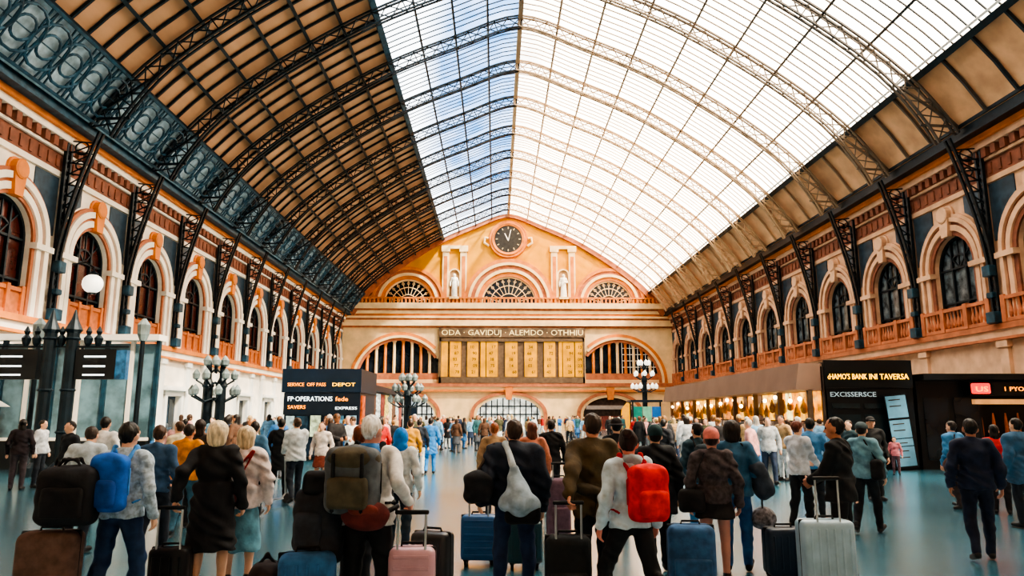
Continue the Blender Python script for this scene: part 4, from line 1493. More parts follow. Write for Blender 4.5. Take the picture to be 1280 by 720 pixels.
def make_person(sp):
    H = sp.get('H', 1.72); S = H / 1.75; h = sp.get('h', .016)
    J = skeleton(sp); sp['J'] = J
    loc = sp['loc']; rz = math.radians(sp.get('rz', 0))
    r = empty('person', loc, rz, label=sp['label'], category='person')
    if sp.get('group'): r['group'] = sp['group']
    ww = sp.get('width', 1.0); fem = sp.get('fem', 0)
    body = head_prims(J) + torso_prims(J, -.008, ww, fem)
    for s in (-1, 1):
        body += arm_prims(J, s) + leg_prims(J, s) + foot_prims(J, s, -.006)
    hc = sp.get('curl', .45)
    hands = h <= .017
    if not hands:
        for s in (-1, 1):
            d = J['wr'][s] - J['el'][s]; d /= np.linalg.norm(d)
            body.append(('e', J['wr'][s] + d * .08, (.035, .035, .06)))
    fl = Field(body, h)
    F = fl.union(body, .02)
    V, Q = surface(F, fl.lo, h)
    if hands:
        for s in (-1, 1):
            hp = hand_prims(J, s, hc)
            d = J['wr'][s] - J['el'][s]; d /= np.linalg.norm(d)
            hp.append(('c', J['wr'][s] - d * .05, J['wr'][s] + d * .02, .029, .022))
            f2 = Field(hp, .006, .03)
            V2, Q2 = surface(f2.union(hp, .008), f2.lo, .006)
            Q = np.concatenate([Q, Q2 + len(V)]); V = np.concatenate([V, V2])
    sk = skin_mat(sp.get('skin', SKINS[0]))
    bo = sdf_obj('body', V * S, Q, [sk, LIPS], r)
    if h <= .017:
        hd, f, sd = J['head'], J['f'], J['side']
        for s in (-1, 1):
            b = MB(); b.smooth = True; b.sphere(tuple((hd + f * .083 + sd * s * .033 + V3(0, 0, .012)) * S), .011 * S, 8); b.build('eye', EYEM, r)
        b = MB(); b.smooth = True
        q = (hd + f * .088 - V3(0, 0, .068)) * S
        b.tube([tuple(q - sd * .022), tuple(q + f * .005), tuple(q + sd * .022)], .007 * S, 6); b.build('mouth', LIPS, r)
    t_ = sp.get('t', .022)
    for i, (nm, (pr, arms), hem, folds, col) in enumerate(clothes(sp, J)):
        allp = pr + arms
        f2 = Field(allp, h)
        A = f2.union(pr, .03)
        z = f2.P[..., 2]
        A = np.maximum(A, hem - z)
        if nm in ('trousers', 'skirt'): A = np.maximum(A, z - 1.05)
        if arms:
            B = f2.union(arms, .02)
            hh = np.maximum(.03 - np.abs(A - B), 0) / .03
            A = np.minimum(A, B) - hh * hh * .0075
        if h < .03:
            x, y = f2.P[..., 0], f2.P[..., 1]; sd_ = i * 2.1 + len(sp['label'])
            w_ = 2.0 * np.sin(7 * z + 5 * x + sd_)
            A = A + min(folds, t_ * .3) * (1.3 * np.sin(27 * x + 15 * z + sd_ + w_) * np.sin(19 * z + 13 * y + 2 * sd_) + 1.1 * np.sin(46 * z + 21 * x - 25 * y + 1.5 * w_) * np.cos(9 * x + 6 * z + sd_))
        V, Q = surface(A, f2.lo, h)
        mm = sp.get('top_mat') if nm not in ('trousers', 'skirt') and sp.get('top_mat') else cloth(col)
        sdf_obj(nm, V * S, Q, [mm], r)
    for s in (-1, 1):
        fp = foot_prims(J, s, .006)
        f2 = Field(fp, min(h, .014))
        A = np.maximum(f2.union(fp, .02), .004 - f2.P[..., 2])
        V, Q = surface(A, f2.lo, f2.h)
        sdf_obj('shoe', V * S, Q, [mat('shoe_' + sp.get('shoe', '#1b1a1c').strip('#'), sp.get('shoe', '#1b1a1c'), .5)], r)
    st = sp.get('hair', 'short')
    if st:
        base = sp.get('under', 'short')
        if st in HEADGEAR and st != 'hood':
            hp, ct = hair_parts(J, base)
            soft('hair', hp, min(h, .012), hairmat(sp.get('hair_col', '#2a1d16')), r, .02, .002, ct, 1, S)
        hp, ct = hair_parts(J, st)
        c = sp.get('gear_col', '#333333') if st in HEADGEAR else sp.get('hair_col', '#2a1d16')
        m = cloth(c) if st in HEADGEAR else hairmat(c)
        soft(HEADGEAR.get(st, 'hair'), hp, min(h, .012), m, r, .02, .003 if st not in HEADGEAR else .001, ct, 1, S, st not in HEADGEAR)
    if sp.get('scarf'):
        n = J['neck']
        soft('scarf', [('c', n + V3(-.05, .03, .02), n + V3(.05, .03, .02), .055, .055), ('c', n + V3(-.05, -.045, .02), n + V3(.05, -.045, .02), .055, .055), ('c', n + V3(.05, -.09, 0), n + V3(.07, -.12, -.26), .045, .05)], .016, cloth(sp['scarf']), r, .03, .004, None, 3, S)
    sp['root'] = r; sp['S'] = S
    return r

def gp(x, d):
    """ground point seen in column x of the photo at distance d along the hall"""
    return (at_y(x, 545, d)[0], d, 0)

def wpt(sp, p):
    """a point of a posed person in world space"""
    a = math.radians(sp.get('rz', 0)); S = sp['S']
    x, y, z = p[0] * S, p[1] * S, p[2] * S
    L = sp['loc']
    return (L[0] + x * math.cos(a) - y * math.sin(a), L[1] + x * math.sin(a) + y * math.cos(a), z)
def lpt(sp_loc, rz, S, w):
    """world point -> person's own frame (unscaled)"""
    a = -math.radians(rz)
    x, y = w[0] - sp_loc[0], w[1] - sp_loc[1]
    return ((x * math.cos(a) - y * math.sin(a)) / S, (x * math.sin(a) + y * math.cos(a)) / S, w[2] / S)

# ------------------------------------------------------------------ luggage
def hardmat(c): return mat('case_' + c.strip('#'), c, .38, var=.12, scale=5)
def suitcase(x, d, W, Hh, D, col, label, rz=0, handle=0.0, ribs='v', soft_=False, lean=0, name='suitcase', loc=None):
    L = loc or gp(x, d)
    e = empty(name, L, math.radians(rz), label=label, category='suitcase')
    m = cloth(col, .8) if soft_ else hardmat(col)
    b = MB(); b.smooth = True
    b.rbox((0, 0, .06 + Hh / 2), (W, D, Hh), .05 if not soft_ else .07, 4)
    body = b.build('shell', m, e)
    for sd_ in (-1, 1):
        b = MB()
        if ribs == 'v':
            n = max(3, int(W / .075))
            for k in range(n):
                xx = -W / 2 + .06 + (W - .12) * k / (n - 1)
                b.rbox((xx, sd_ * D / 2, .06 + Hh / 2), (.022, .012, Hh - .14), .005, 1)
        elif ribs == 'h':
            n = max(4, int(Hh / .08))
            for k in range(n):
                zz = .12 + (Hh - .12) * k / (n - 1)
                b.rbox((0, sd_ * D / 2, zz), (W - .08, .014, .03), .006, 1)
        else:
            b.rbox((0, sd_ * D / 2, .06 + Hh * .32), (W * .78, .05, Hh * .42), .02, 2)
        b.build('ribs' if ribs in 'vh' else 'pocket', m, body)
    b = MB(); b.rbox((0, 0, .06 + Hh / 2), (W + .006, .02, Hh + .006), .008, 1); b.build('zip_band', RUBBER, e)
    b = MB(); b.tube([(-.09, 0, .06 + Hh - .005), (-.08, 0, .09 + Hh), (.08, 0, .09 + Hh), (.09, 0, .06 + Hh - .005)], .011, 6); b.build('carry_handle', RUBBER, e)
    for sx in (-1, 1):
        for sy in (-1, 1):
            b = MB(); b.lathe([(.006, -.018), (.032, -.016), (.034, 0), (.032, .016), (.006, .018)], (sx * (W / 2 - .06), sy * (D / 2 - .05), .034), 12, 'x')
            wo = b.build('wheel', RUBBER, e)
            b = MB(); b.rbox((sx * (W / 2 - .06), sy * (D / 2 - .05), .07), (.06, .05, .04), .01, 1); b.build('wheel_housing', RUBBER, wo)
    if handle:
        hw = min(.11, W * .3)
        b = MB()
        for s in (-1, 1): b.tube([(s * hw, -D / 2 + .03, .06 + Hh - .1), (s * hw, -D / 2 + .03, .06 + Hh + handle)], .010, 8)
        ho = b.build('pull_rods', CHROME, e)
        b = MB(); b.rbox((0, -D / 2 + .03, .06 + Hh + handle), (hw * 2 + .05, .03, .035), .012, 2); b.build('grip', RUBBER, ho)
    if lean: e.rotation_euler[0] = math.radians(lean)
    return e

def grip_of(e_loc, Hh, handle, D, rz=0):
    a = math.radians(rz)
    return (e_loc[0] + (D / 2 - .03) * math.sin(a), e_loc[1] - (D / 2 - .03) * math.cos(a), .06 + Hh + handle)

def worn(sp, name, label, category, parts, k=.03, group=None):
    """a soft bag in its wearer's frame: parts = (name, prims, colour, folds[, parent part])"""
    e = empty(name, sp['loc'], math.radians(sp.get('rz', 0)), label=label, category=category)
    made = {}
    for q in parts:
        nm, pr, col, folds = q[:4]
        par = made.get(q[4], e) if len(q) > 4 else e
        m = cloth(col) if isinstance(col, str) else col
        made[nm] = soft(nm, pr, .013, m, par, k, folds, None, len(label) + len(made), sp['S'])
    return e

def backpack(sp, label, col, size=(.30, .17, .46), zc=1.2, col2=None, trim='#1c1c20', flap=False, yoff=0, xoff=0):
    up = sp['J']['up']
    W, D, Hh = size
    t = .11 + sp.get('t', .022)
    c = up(xoff, -t - D / 2 + yoff, zc)
    main = [('b', c, (W / 2, D / 2, Hh / 2), min(D / 2 - .005, .075)), ('e', c + V3(0, -.01, Hh * .30), (W * .46, D * .5, Hh * .24))]
    pk = [('b', c + V3(0, -D / 2 - .005, -Hh * .17), (W * .38, .05, Hh * .24), .04)]
    P = [('main_pocket', main, col, .004), ('front_pocket', pk, col2 or col, .003, 'main_pocket')]
    for s in (-1, 1):
        sh = sp['J']['sh'][s]
        a = up(s * .09 + xoff * .4, -t, zc + Hh * .36); top = up(s * .105, -.01, 1.49 + sp.get('t', .022) * .8); fr = up(s * .12, t + .01, 1.30); lo = up(s * .15, t - .01, 1.12)
        bk = up(s * .17, -t + .02, zc - Hh * .36)
        P.append(('shoulder_strap', [('c', a, top, .02, .02), ('c', top, fr, .02, .02), ('c', fr, lo, .018, .014), ('c', lo, up(s * .205, 0, 1.05), .012, .012), ('c', up(s * .205, 0, 1.05), bk, .012, .012)], trim, 0))
    P.append(('top_loop', [('c', c + V3(-.03, D * .3, Hh / 2), c + V3(0, D * .3, Hh / 2 + .04), .009, .009), ('c', c + V3(0, D * .3, Hh / 2 + .04), c + V3(.03, D * .3, Hh / 2), .009, .009)], trim, 0))
    if flap:
        for s in (-1, 1):
            P.append(('compression_strap', [('c', c + V3(s * W * .27, -D * .62, Hh * .40), c + V3(s * W * .27, -D * .56, -Hh * .44), .016, .016)], trim, 0, 'main_pocket'))
    for s in (-1, 1):
        P.append(('side_strap', [('c', c + V3(s * W * .5, D * .2, -Hh * .2), c + V3(s * W * .5, D * .2, Hh * .25), .012, .012)], trim, 0, 'main_pocket'))
    if flap:
        P.append(('flap', [('e', c + V3(0, -.02, Hh * .33), (W * .52, D * .6, Hh * .2))], col2 or col, .004, 'main_pocket'))
    return worn(sp, 'backpack', label, 'backpack', P)
# ------------------------------------------------------------------ posing helpers
def ik(s, wrist, lean=0, sh=None, out=.25):
    """elbow and wrist for an arm that ends at a wrist point in the person's frame"""
    S0 = rotx(V3(s * .175, 0, 1.40), math.radians(lean), (0, 0, .95)) if sh is None else V3(*sh)
    W0 = V3(*wrist)
    d = W0 - S0; L = np.linalg.norm(d); L1, L2 = .285, .255
    if L > (L1 + L2) * .995:
        W0 = S0 + d / L * (L1 + L2) * .995; d = W0 - S0; L = np.linalg.norm(d)
    a = (L1 * L1 - L2 * L2 + L * L) / (2 * L)
    hgt = math.sqrt(max(0, L1 * L1 - a * a))
    pole = V3(s * out, -1, -.15)
    pole = pole - d * (pole @ d) / (L * L); pole /= np.linalg.norm(pole)
    return (tuple(S0 + d / L * a + pole * hgt), tuple(W0))
def hold(sp, s, w):
    """hand on world point w: the wrist stays about a palm short of it"""
    S = sp.get('H', 1.72) / 1.75
    p = V3(*lpt(sp['loc'], sp.get('rz', 0), S, w))
    sh = V3(s * .175, 0, 1.40)
    d = (p - sh) / np.linalg.norm(p - sh)
    return ik(s, p - d * .09, sp.get('lean', 0))

PEOPLE = {}
def person(key, x, d, label, **k):
    sp = dict(loc=gp(x, d), label=label, **k)
    PEOPLE[key] = sp
    return sp

# ------------------------------------------------------------------ left foreground
A = person('A', 160, 6.6, 'man in pale blue shirt and jeans seen from behind, wearing the bright blue backpack', H=1.66, width=1.12, rz=-6, top='#b4c4d4', bottom='#20395c', hair='short', hair_col='#17130f', stride=.14, spread=.05, t=.02, hem=.88, top_name='shirt', top_mat=mat('patterned_shirt', '#a9bac8', .85, var=.35, scale=26), h=.013)
A['larm'] = ik(-1, (-.44, .05, 1.02)); make_person(A)
backpack(A, 'bright blue backpack with pale blue straps worn by the man in pale blue shirt', '#1f5fb4', (.33, .19, .50), 1.20, '#174a92', '#4f93d8')
br = suitcase(78, 6.35, .46, .70, .28, '#6a5148', 'brown suitcase standing at lower left under the big black travel bag', rz=8, ribs='p', soft_=True)
L0 = gp(94, 6.3)
bb = empty('travel_bag', (L0[0], L0[1], .80), math.radians(8), label='big black travel bag piled on the brown suitcase at lower left', category='bag')
soft('body', [('b', V3(0, 0, .24), (.23, .14, .235), .09), ('e', V3(.02, 0, .42), (.2, .13, .08))], .014, cloth('#1e2026'), bb, .03, .006, None, 2)
for s in (-1, 1):
    soft('handle', [('c', V3(-.10, s * .05, .46), V3(-.05, s * .04, .54), .011, .011), ('c', V3(-.05, s * .04, .54), V3(.05, s * .04, .54), .011, .011), ('c', V3(.05, s * .04, .54), V3(.10, s * .05, .46), .011, .011)], .008, cloth('#1c1d22'), bb)
soft('front_pocket', [('b', V3(0, -.14, .2), (.16, .03, .12), .025)], .012, cloth('#191a1f'), bb, .02, .003)

B = person('B', 272, 7.3, 'blonde woman in long black coat with bare legs pulling a small black suitcase', H=1.66, rz=4, fem=1, top='#1c1d22', top_name='coat', hem=.46, flare=.02, kind='none', bottom='#1c1d22', hair='full', hair_col='#e3cfae', t=.03, h=.013, skin='#d9a98c', stride=.08)
sB = suitcase(226, 7.1, .36, .44, .22, '#17191d', 'small black cabin suitcase pulled by the woman in the long black coat', handle=.36, ribs='v')
B['larm'] = hold(B, -1, grip_of(sB.location, .44, .36, .22)); B['curl'] = .8; make_person(B)
C = person('C', 308, 7.8, 'fair haired woman in pinkish white jacket and teal skirt beside the black coat', H=1.60, rz=8, fem=1, top='#dccfce', bottom='#5d8fa3', kind='skirt', skirt_hem=.36, hem=.84, hair='full', hair_col='#d8c4a2', t=.035, h=.013)
make_person(C)
worn(C, 'shoulder_bag', 'maroon brown shoulder bag with red strap hanging on the woman in white jacket', 'bag', [('body', [('b', V3(-.13, -.20, 1.00), (.13, .06, .10), .04)], '#5a2a2a', .004), ('strap', [('c', V3(-.20, -.17, 1.08), V3(.10, -.12, 1.47), .014, .014), ('c', V3(-.06, -.17, 1.08), V3(.12, -.12, 1.46), .012, .012)], '#a8322e', 0)])
D = person('D', 236, 10.9, 'person in orange jacket and blue jeans walking away near the left wall', H=1.60, top='#d98a1c', bottom='#3f6a80', hair='short', hair_col='#2a1c16', stride=.12, h=.016, top_name='jacket', skin='#c98f6e'); make_person(D)
D2 = person('D2', 249, 11.8, 'long haired person in dark brown coat just right of the orange jacket', H=1.66, fem=1, top='#3a322e', hem=.6, bottom='#22242c', hair='long', hair_col='#2a1c18', h=.018); make_person(D2)
D3 = person('D3', 224, 13.2, 'person in cream jacket standing left of the orange jacket', H=1.62, top='#cdbf9e', bottom='#2c3440', hair='short', hair_col='#5a4030', h=.02, rz=60); make_person(D3)
Eo = person('E', 106, 9.6, 'stooping person in pale grey shirt beyond the black travel bag', H=1.60, lean=14, width=1.15, top='#b9c6d0', bottom='#232b36', hair='short', hair_col='#3a2e28', h=.016, top_name='shirt'); make_person(Eo)
E2 = person('E2', 130, 12.5, 'person in white shirt with dark hair left of the blue backpack, further back', H=1.70, top='#d8d8d8', bottom='#1d222a', hair_col='#1f1814', h=.02, top_name='shirt'); make_person(E2)
E3 = person('E3', 88, 13.5, 'person in dark coat standing beneath the black signboards', H=1.62, top='#1d232b', hem=.6, bottom='#1b1f26', hair_col='#1f1814', h=.02, rz=150); make_person(E3)
E4 = person('E4', 199, 9.2, 'person in blue denim jacket walking just right of the blue backpack', H=1.60, top='#38587a', bottom='#1d2634', hair_col='#4a3428', h=.016, stride=.15); make_person(E4)
W1 = person('W1', 27, 17.6, 'dark haired woman in dark top by the glazed booth at far left', H=1.64, fem=1, top='#2c2329', bottom='#40383e', hair='long', hair_col='#1a1412', h=.02, rz=20, top_name='blouse'); make_person(W1)
W2 = person('W2', 52, 18.2, 'person in white shirt by the booth counter at far left', H=1.62, top='#c9ccd0', bottom='#1f2630', hair_col='#2a201a', h=.02, rz=-90, top_name='shirt'); make_person(W2)

# kick scooter couple
Fp = person('F', 371, 14.8, 'person in white and grey jacket pushing a kick scooter before the navy kiosk', H=1.68, rz=30, top='#d0d4d6', bottom='#232c38', hair='short', hair_col='#4a3222', stride=.22, h=.016, t=.035)
fl_ = Fp['loc']
scs = empty('kick_scooter', (fl_[0] - .35, fl_[1] - .3, 0), math.radians(60), label='kick scooter with small wheels pushed by the person in white jacket', category='scooter')
b = MB(); b.rbox((0, 0, .11), (.55, .12, .03), .012, 2); b.build('deck', CHROME, scs)
b = MB(); b.tube([(.27, 0, .11), (.36, 0, .2), (.30, 0, .92)], .018, 8); b.build('stem', CHROME, scs)
b = MB(); b.tube([(.30, -.22, .93), (.30, .22, .93)], .016, 8); b.build('handlebar', RUBBER, scs)
for x_ in (-.33, .38):
    b = MB(); b.lathe([(.02, -.016), (.09, -.014), (.1, 0), (.09, .014), (.02, .016)], (x_, 0, .10), 16, 'y'); b.build('wheel', RUBBER, scs)
Fp['larm'] = ik(-1, (-.18, .30, 1.02)); Fp['rarm'] = ik(1, (.12, .32, 1.02)); make_person(Fp)
F2 = person('F2', 351, 15.6, 'person in black coat left of the scooter rider', H=1.66, top='#15191f', hem=.62, bottom='#161a20', hair_col='#191412', h=.02, stride=.15); make_person(F2)
F3 = person('F3', 403, 17.5, 'person in pale top and rust skirt in front of the kiosk windows', H=1.58, fem=1, top='#d0c6c0', bottom='#7a3a2c', kind='skirt', hair_col='#4a2a1e', h=.022, rz=170, hair='long'); make_person(F3)

# ------------------------------------------------------------------ man with white hair
G = person('G', 464, 5.9, 'white haired man in white shirt carrying a large grey rucksack', H=1.72, width=1.1, rz=-8, head_yaw=24, top='#dcdad8', bottom='#14171d', hair='short', hair_col='#efe9e0', t=.02, hem=.88, h=.012, skin='#d99a86', top_name='shirt', spread=.04, scarf='#3a78b8', stride=.06, curl=.8)
sG = suitcase(519, 5.95, .36, .63, .24, '#c49aa4', 'dusty pink hard suitcase held by the white haired man', handle=.27, ribs='h')
G['rarm'] = hold(G, 1, grip_of(sG.location, .63, .27, .24)); G['larm'] = ik(-1, (-.33, .06, .98)); make_person(G)
backpack(G, 'large grey and black rucksack with olive pocket on the white haired man', '#5c6268', (.42, .22, .50), 1.24, '#544e40', '#1c1e22', True, xoff=-.06)
worn(G, 'waist_bag', 'oxblood red waist bag slung low on the back of the white haired man', 'bag', [('body', [('e', V3(.06, -.26, .98), (.19, .10, .115))], '#6a2b2a', .005), ('belt', [('c', V3(-.2, -.08, .98), V3(.0, -.19, .96), .02, .02), ('c', V3(.2, -.19, 1.0), V3(.23, .02, 1.02), .02, .02)], '#1f1a1c', 0), ('buckle_flap', [('e', V3(.06, -.33, 1.03), (.12, .04, .05))], '#7d3a34', .002, 'body')])
worn(G, 'duffel_bag', 'large black duffel bag hanging at the left side of the white haired man', 'bag', [('body', [('b', V3(-.38, -.05, .90), (.19, .15, .26), .10), ('e', V3(-.36, -.08, .68), (.19, .15, .12))], '#2a2d35', .010), ('end_pocket', [('b', V3(-.42, -.2, .84), (.11, .03, .15), .03)], '#343842', .004, 'body'), ('pouch', [('b', V3(-.36, -.08, 1.20), (.15, .10, .10), .06)], '#1b1c22', .006), ('strap', [('c', V3(-.36, -.05, 1.1), V3(-.2, 0, 1.5), .018, .018)], '#1c1d22', 0)])
suitcase(543, 6.9, .36, .60, .24, '#3a3c40', 'dark grey suitcase standing just behind the pink suitcase', rz=-20, ribs='v')
suitcase(392, 5.7, .42, .64, .26, '#3a6c9c', 'blue quilted soft suitcase at the bottom edge left of the white haired man', rz=14, ribs='v', soft_=True)
L0 = gp(343, 5.75)
bd = empty('duffel_bag', L0, math.radians(10), label='dark brown bulging bag left of the blue quilted suitcase at the bottom edge', category='bag')
soft('body', [('b', V3(0, 0, .31), (.13, .17, .31), .11)], .014, cloth('#2b2022'), bd, .03, .008, None, 5)
soft('handle', [('c', V3(-.06, 0, .6), V3(0, 0, .67), .012, .012), ('c', V3(0, 0, .67), V3(.06, 0, .6), .012, .012)], .008, cloth('#1c1617'), bd)
soft('side_pocket', [('b', V3(0, -.18, .25), (.09, .03, .14), .025)], .012, cloth('#352829'), bd, .02, .003)
G3 = person('G3', 450, 7.6, 'auburn haired person in dark jacket walking just ahead of the grey rucksack', H=1.62, top='#3a2c2a', bottom='#1c2028', hair='short', hair_col='#7a3a22', h=.016); make_person(G3)
G4 = person('G4', 501, 9.4, 'person in white jacket with a bright blue hood right of the white haired man', H=1.55, top='#d3d8da', bottom='#2a3a48', hair='hood', gear_col='#2a86d8', h=.016, rz=-10); make_person(G4)

# ------------------------------------------------------------------ middle group
Hh_ = person('H', 643, 7.0, 'person in puffy navy jacket with a silver sling bag across the back', H=1.68, width=1.16, rz=3, top='#1e2738', bottom='#24385a', hair='short', hair_col='#3a2a22', t=.05, hem=.92, h=.013, spread=.05, stride=.05)
Hh_['larm'] = ik(-1, (-.33, .02, .96)); make_person(Hh_)
worn(Hh_, 'sling_bag', 'silver grey sling bag hanging across the navy puffy jacket', 'bag', [('body', [('c', V3(-.02, -.20, 1.26), V3(.03, -.24, .98), .05, .15), ('c', V3(-.08, -.22, .96), V3(.13, -.22, .95), .09, .10)], '#9fb2c2', .007), ('strap', [('c', V3(-.03, -.20, 1.3), V3(-.09, -.06, 1.50), .035, .03), ('c', V3(-.09, -.06, 1.50), V3(-.05, .1, 1.46), .03, .03)], '#c2d0da', 0.002)])
worn(Hh_, 'shoulder_bag', 'round black shoulder bag under the left arm of the navy puffy jacket', 'bag', [('body', [('b', V3(-.36, -.12, 1.10), (.14, .11, .15), .08)], '#202228', .008), ('strap', [('c', V3(-.36, -.12, 1.26), V3(-.2, -.03, 1.50), .014, .014)], '#4a3a30', 0)])
worn(Hh_, 'waist_bag', 'black pouch at the lower back below the silver sling bag', 'bag', [('body', [('b', V3(.06, -.24, .86), (.17, .06, .09), .05)], '#14161b', .004), ('belt', [('c', V3(-.2, -.06, .93), V3(.2, -.06, .93), .02, .02)], '#1d1e22', 0)])
suitcase(600, 8.8, .42, .50, .24, '#2c5f94', 'bright blue ribbed suitcase standing left of the navy puffy jacket', handle=.36, ribs='h', rz=-4)
suitcase(655, 8.6, .40, .46, .24, '#1f4652', 'dark teal suitcase behind the legs of the navy puffy jacket', ribs='v')
I = person('I', 741, 6.9, 'tall man in olive brown jacket holding the handle of a black suitcase', H=1.74, rz=6, top='#54462f', bottom='#22262c', hair='short', hair_col='#3a281e', t=.035, hem=.80, h=.012, stride=.08, curl=.8, skin='#c88a70')
sI = suitcase(708, 6.55, .40, .62, .25, '#1d2226', 'large black suitcase held by the tall man in olive brown jacket', handle=.28, ribs='p', soft_=True)
I['larm'] = hold(I, -1, grip_of(sI.location, .62, .28, .25)); make_person(I)
soft('tied_sleeves', [('c', V3(-.16, -.15, 1.06), V3(.16, -.17, .98), .05, .06), ('c', V3(.03, -.2, .98), V3(-.02, -.2, .80), .05, .035), ('c', V3(.08, -.2, .98), V3(.15, -.19, .82), .045, .03), ('e', V3(.05, -.2, .98), (.07, .05, .06))], .014, cloth('#4d4232'), I['root'], .03, .006, None, 2, I['S'])
suitcase(697, 10.2, .32, .80, .24, '#6d5566', 'tall dusty purple suitcase left of the olive brown jacket', ribs='p', soft_=True, rz=10, handle=.2)
J_ = person('J', 786, 6.15, 'woman in pale blue top and black trousers striding with a bright red backpack', H=1.60, fem=1, rz=16, head_yaw=30, top='#b9cad6', bottom='#15171c', hair='bun', hair_col='#2c1b18', stride=.34, lead=-1, t=.024, hem=.88, h=.012, skin='#d98a7a', spread=.07, scarf='#9aa4ac'); make_person(J_)
rb_ = backpack(J_, 'bright red backpack on the striding woman in pale blue top', '#dd1f1a', (.36, .20, .48), 1.19, '#e02a22', '#b01814', xoff=.06)
b = MB(); b.smooth = True
J2 = person('J2', 819, 8.3, 'person in dark hooded coat walking right of the red backpack', H=1.60, top='#22262c', bottom='#1c2026', hair='beanie', gear_col='#27474c', hem=.70, t=.035, h=.014, stride=.16); make_person(J2)
suitcase(858, 7.15, .44, .62, .30, '#38608a', 'blue soft suitcase standing alone right of the red backpack', ribs='p', soft_=True, rz=-8)
K3 = person('K3', 872, 10.4, 'person in dark teal jacket and blue jeans beyond the pink hat', H=1.62, top='#2c4856', bottom='#3a74a6', hair_col='#1f1714', h=.016, rz=10); make_person(K3)
backpack(K3, 'dark teal backpack worn above blue jeans beyond the pink hat', '#22323c', (.32, .17, .42), 1.2)
K = person('K', 889, 7.7, 'woman in pink hat and patterned dark top with short black skirt and bare legs', H=1.58, fem=1, rz=-12, top='#5c4c50', top_mat=mat('patterned_blouse', '#4a4246', .85, var=.45, scale=22), bottom='#1f1f23', kind='skirt', skirt_hem=.72, hem=.9, hair='beanie', gear_col='#e0857c', under='short', hair_col='#3a2420', h=.012, stride=.12, skin='#c58c7c', t=.03); make_person(K)
worn(K, 'shoulder_bag', 'black shoulder bag on the left hip of the woman in pink hat', 'bag', [('body', [('b', V3(-.26, -.1, .93), (.15, .08, .13), .06)], '#1b1b1f', .005), ('strap', [('c', V3(-.25, -.08, 1.05), V3(-.1, -.1, 1.46), .013, .013)], '#2a2a2e', 0)])
K2 = person('K2', 915, 8.35, 'dark haired person in blue top and blue jeans with several bags', H=1.66, rz=-20, top='#38688a', bottom='#2f6098', hair='full', hair_col='#221814', h=.013, stride=.08, t=.03)
K2['rarm'] = ik(1, (.30, .12, .96)); make_person(K2)
worn(K2, 'shoulder_bag', 'slate grey shoulder bag at the right side of the blue top', 'bag', [('body', [('c', V3(.27, -.06, 1.18), V3(.33, .06, .95), .09, .13)], '#3c4654', .006), ('strap', [('c', V3(.26, -.05, 1.26), V3(.1, -.08, 1.47), .014, .014)], '#2a3038', 0)])
worn(K2, 'holdall', 'patterned grey holdall hanging low in the right hand of the blue top', 'bag', [('body', [('e', V3(.30, .13, .60), (.15, .17, .13))], mat('patterned_cloth', '#77747a', .8, var=.7, scale=22), .005), ('handle', [('c', V3(.30, .06, .70), V3(.30, .13, .83), .012, .012), ('c', V3(.30, .13, .83), V3(.30, .2, .70), .012, .012)], '#2a2a2e', 0)])

# ------------------------------------------------------------------ right group
L1 = person('L', 996, 11.4, 'auburn haired person in pale grey shirt and black trousers facing the man in black', H=1.64, rz=-60, top='#c3c8d2', bottom='#191b21', hair='short', hair_col='#6a3422', h=.014, top_name='shirt', stride=.08)
L1['larm'] = ik(-1, (-.12, .34, 1.05)); L1['rarm'] = ik(1, (.10, .36, 1.03)); make_person(L1)
L2 = person('L2', 1013, 12.4, 'person in sky blue jacket just behind the pale grey shirt', H=1.68, top='#4f88ba', bottom='#1c222c', hair_col='#1c1614', h=.018, rz=-20); make_person(L2)
M = person('M', 1046, 7.85, 'man in black sweater and trousers with hands together beside the pale suitcase', H=1.70, width=1.12, rz=52, top='#1b1d21', bottom='#15171b', hair='short', hair_col='#110f10', h=.012, skin='#c08468', t=.03, hem=.84, curl=.9, top_name='sweater')
M['larm'] = ik(-1, (-.06, .30, 1.04), out=.9); M['rarm'] = ik(1, (.07, .30, 1.02), out=.9); make_person(M)
suitcase(1022, 7.3, .50, .64, .28, '#a3bccb', 'large pale ice blue hard suitcase in front of the man in black sweater', handle=.40, ribs='v')
suitcase(971, 7.9, .40, .48, .26, '#223347', 'navy suitcase standing left of the pale ice blue suitcase', ribs='v')
N = person('N', 1077, 10.9, 'person in grey teal jacket walking behind the man in black sweater', H=1.62, rz=-40, top='#6a93a4', bottom='#1a1e26', hair='cap', gear_col='#4a5a60', hair_col='#2a1e1a', h=.014, stride=.24); make_person(N)
worn(N, 'shoulder_bag', 'black shoulder bag on the hip of the grey teal jacket', 'bag', [('body', [('b', V3(.22, -.08, 1.0), (.09, .14, .16), .06)], '#17181d', .005), ('strap', [('c', V3(.2, -.06, 1.14), V3(.05, -.1, 1.46), .014, .014)], '#202126', 0)])
P1 = person('P', 1089, 15, 'guard in black uniform and cap facing the camera before the black kiosk', H=1.70, rz=172, top='#15191d', bottom='#14171b', hair='cap', gear_col='#12161a', h=.017, width=1.1, skin='#c8957a'); make_person(P1)
P2 = person('P2', 1117, 21.5, 'small child in pink top standing by the leaning blue notice panel', H=1.10, rz=150, top='#bf7078', bottom='#5a4048', hair='short', hair_col='#2c1c18', h=.024); make_person(P2)
P3 = person('P3', 1062, 16.5, 'person in dark teal coat left of the guard', H=1.62, top='#25404a', hem=.6, bottom='#161a20', hair_col='#1f1714', h=.02, rz=120); make_person(P3)
O = person('O', 1214, 8.9, 'man in dark navy jacket and trousers walking alone at the right', H=1.68, rz=-22, top='#16233e', bottom='#142038', hair='short', hair_col='#15110f', h=.013, stride=.16, t=.03, skin='#b9826a'); make_person(O)
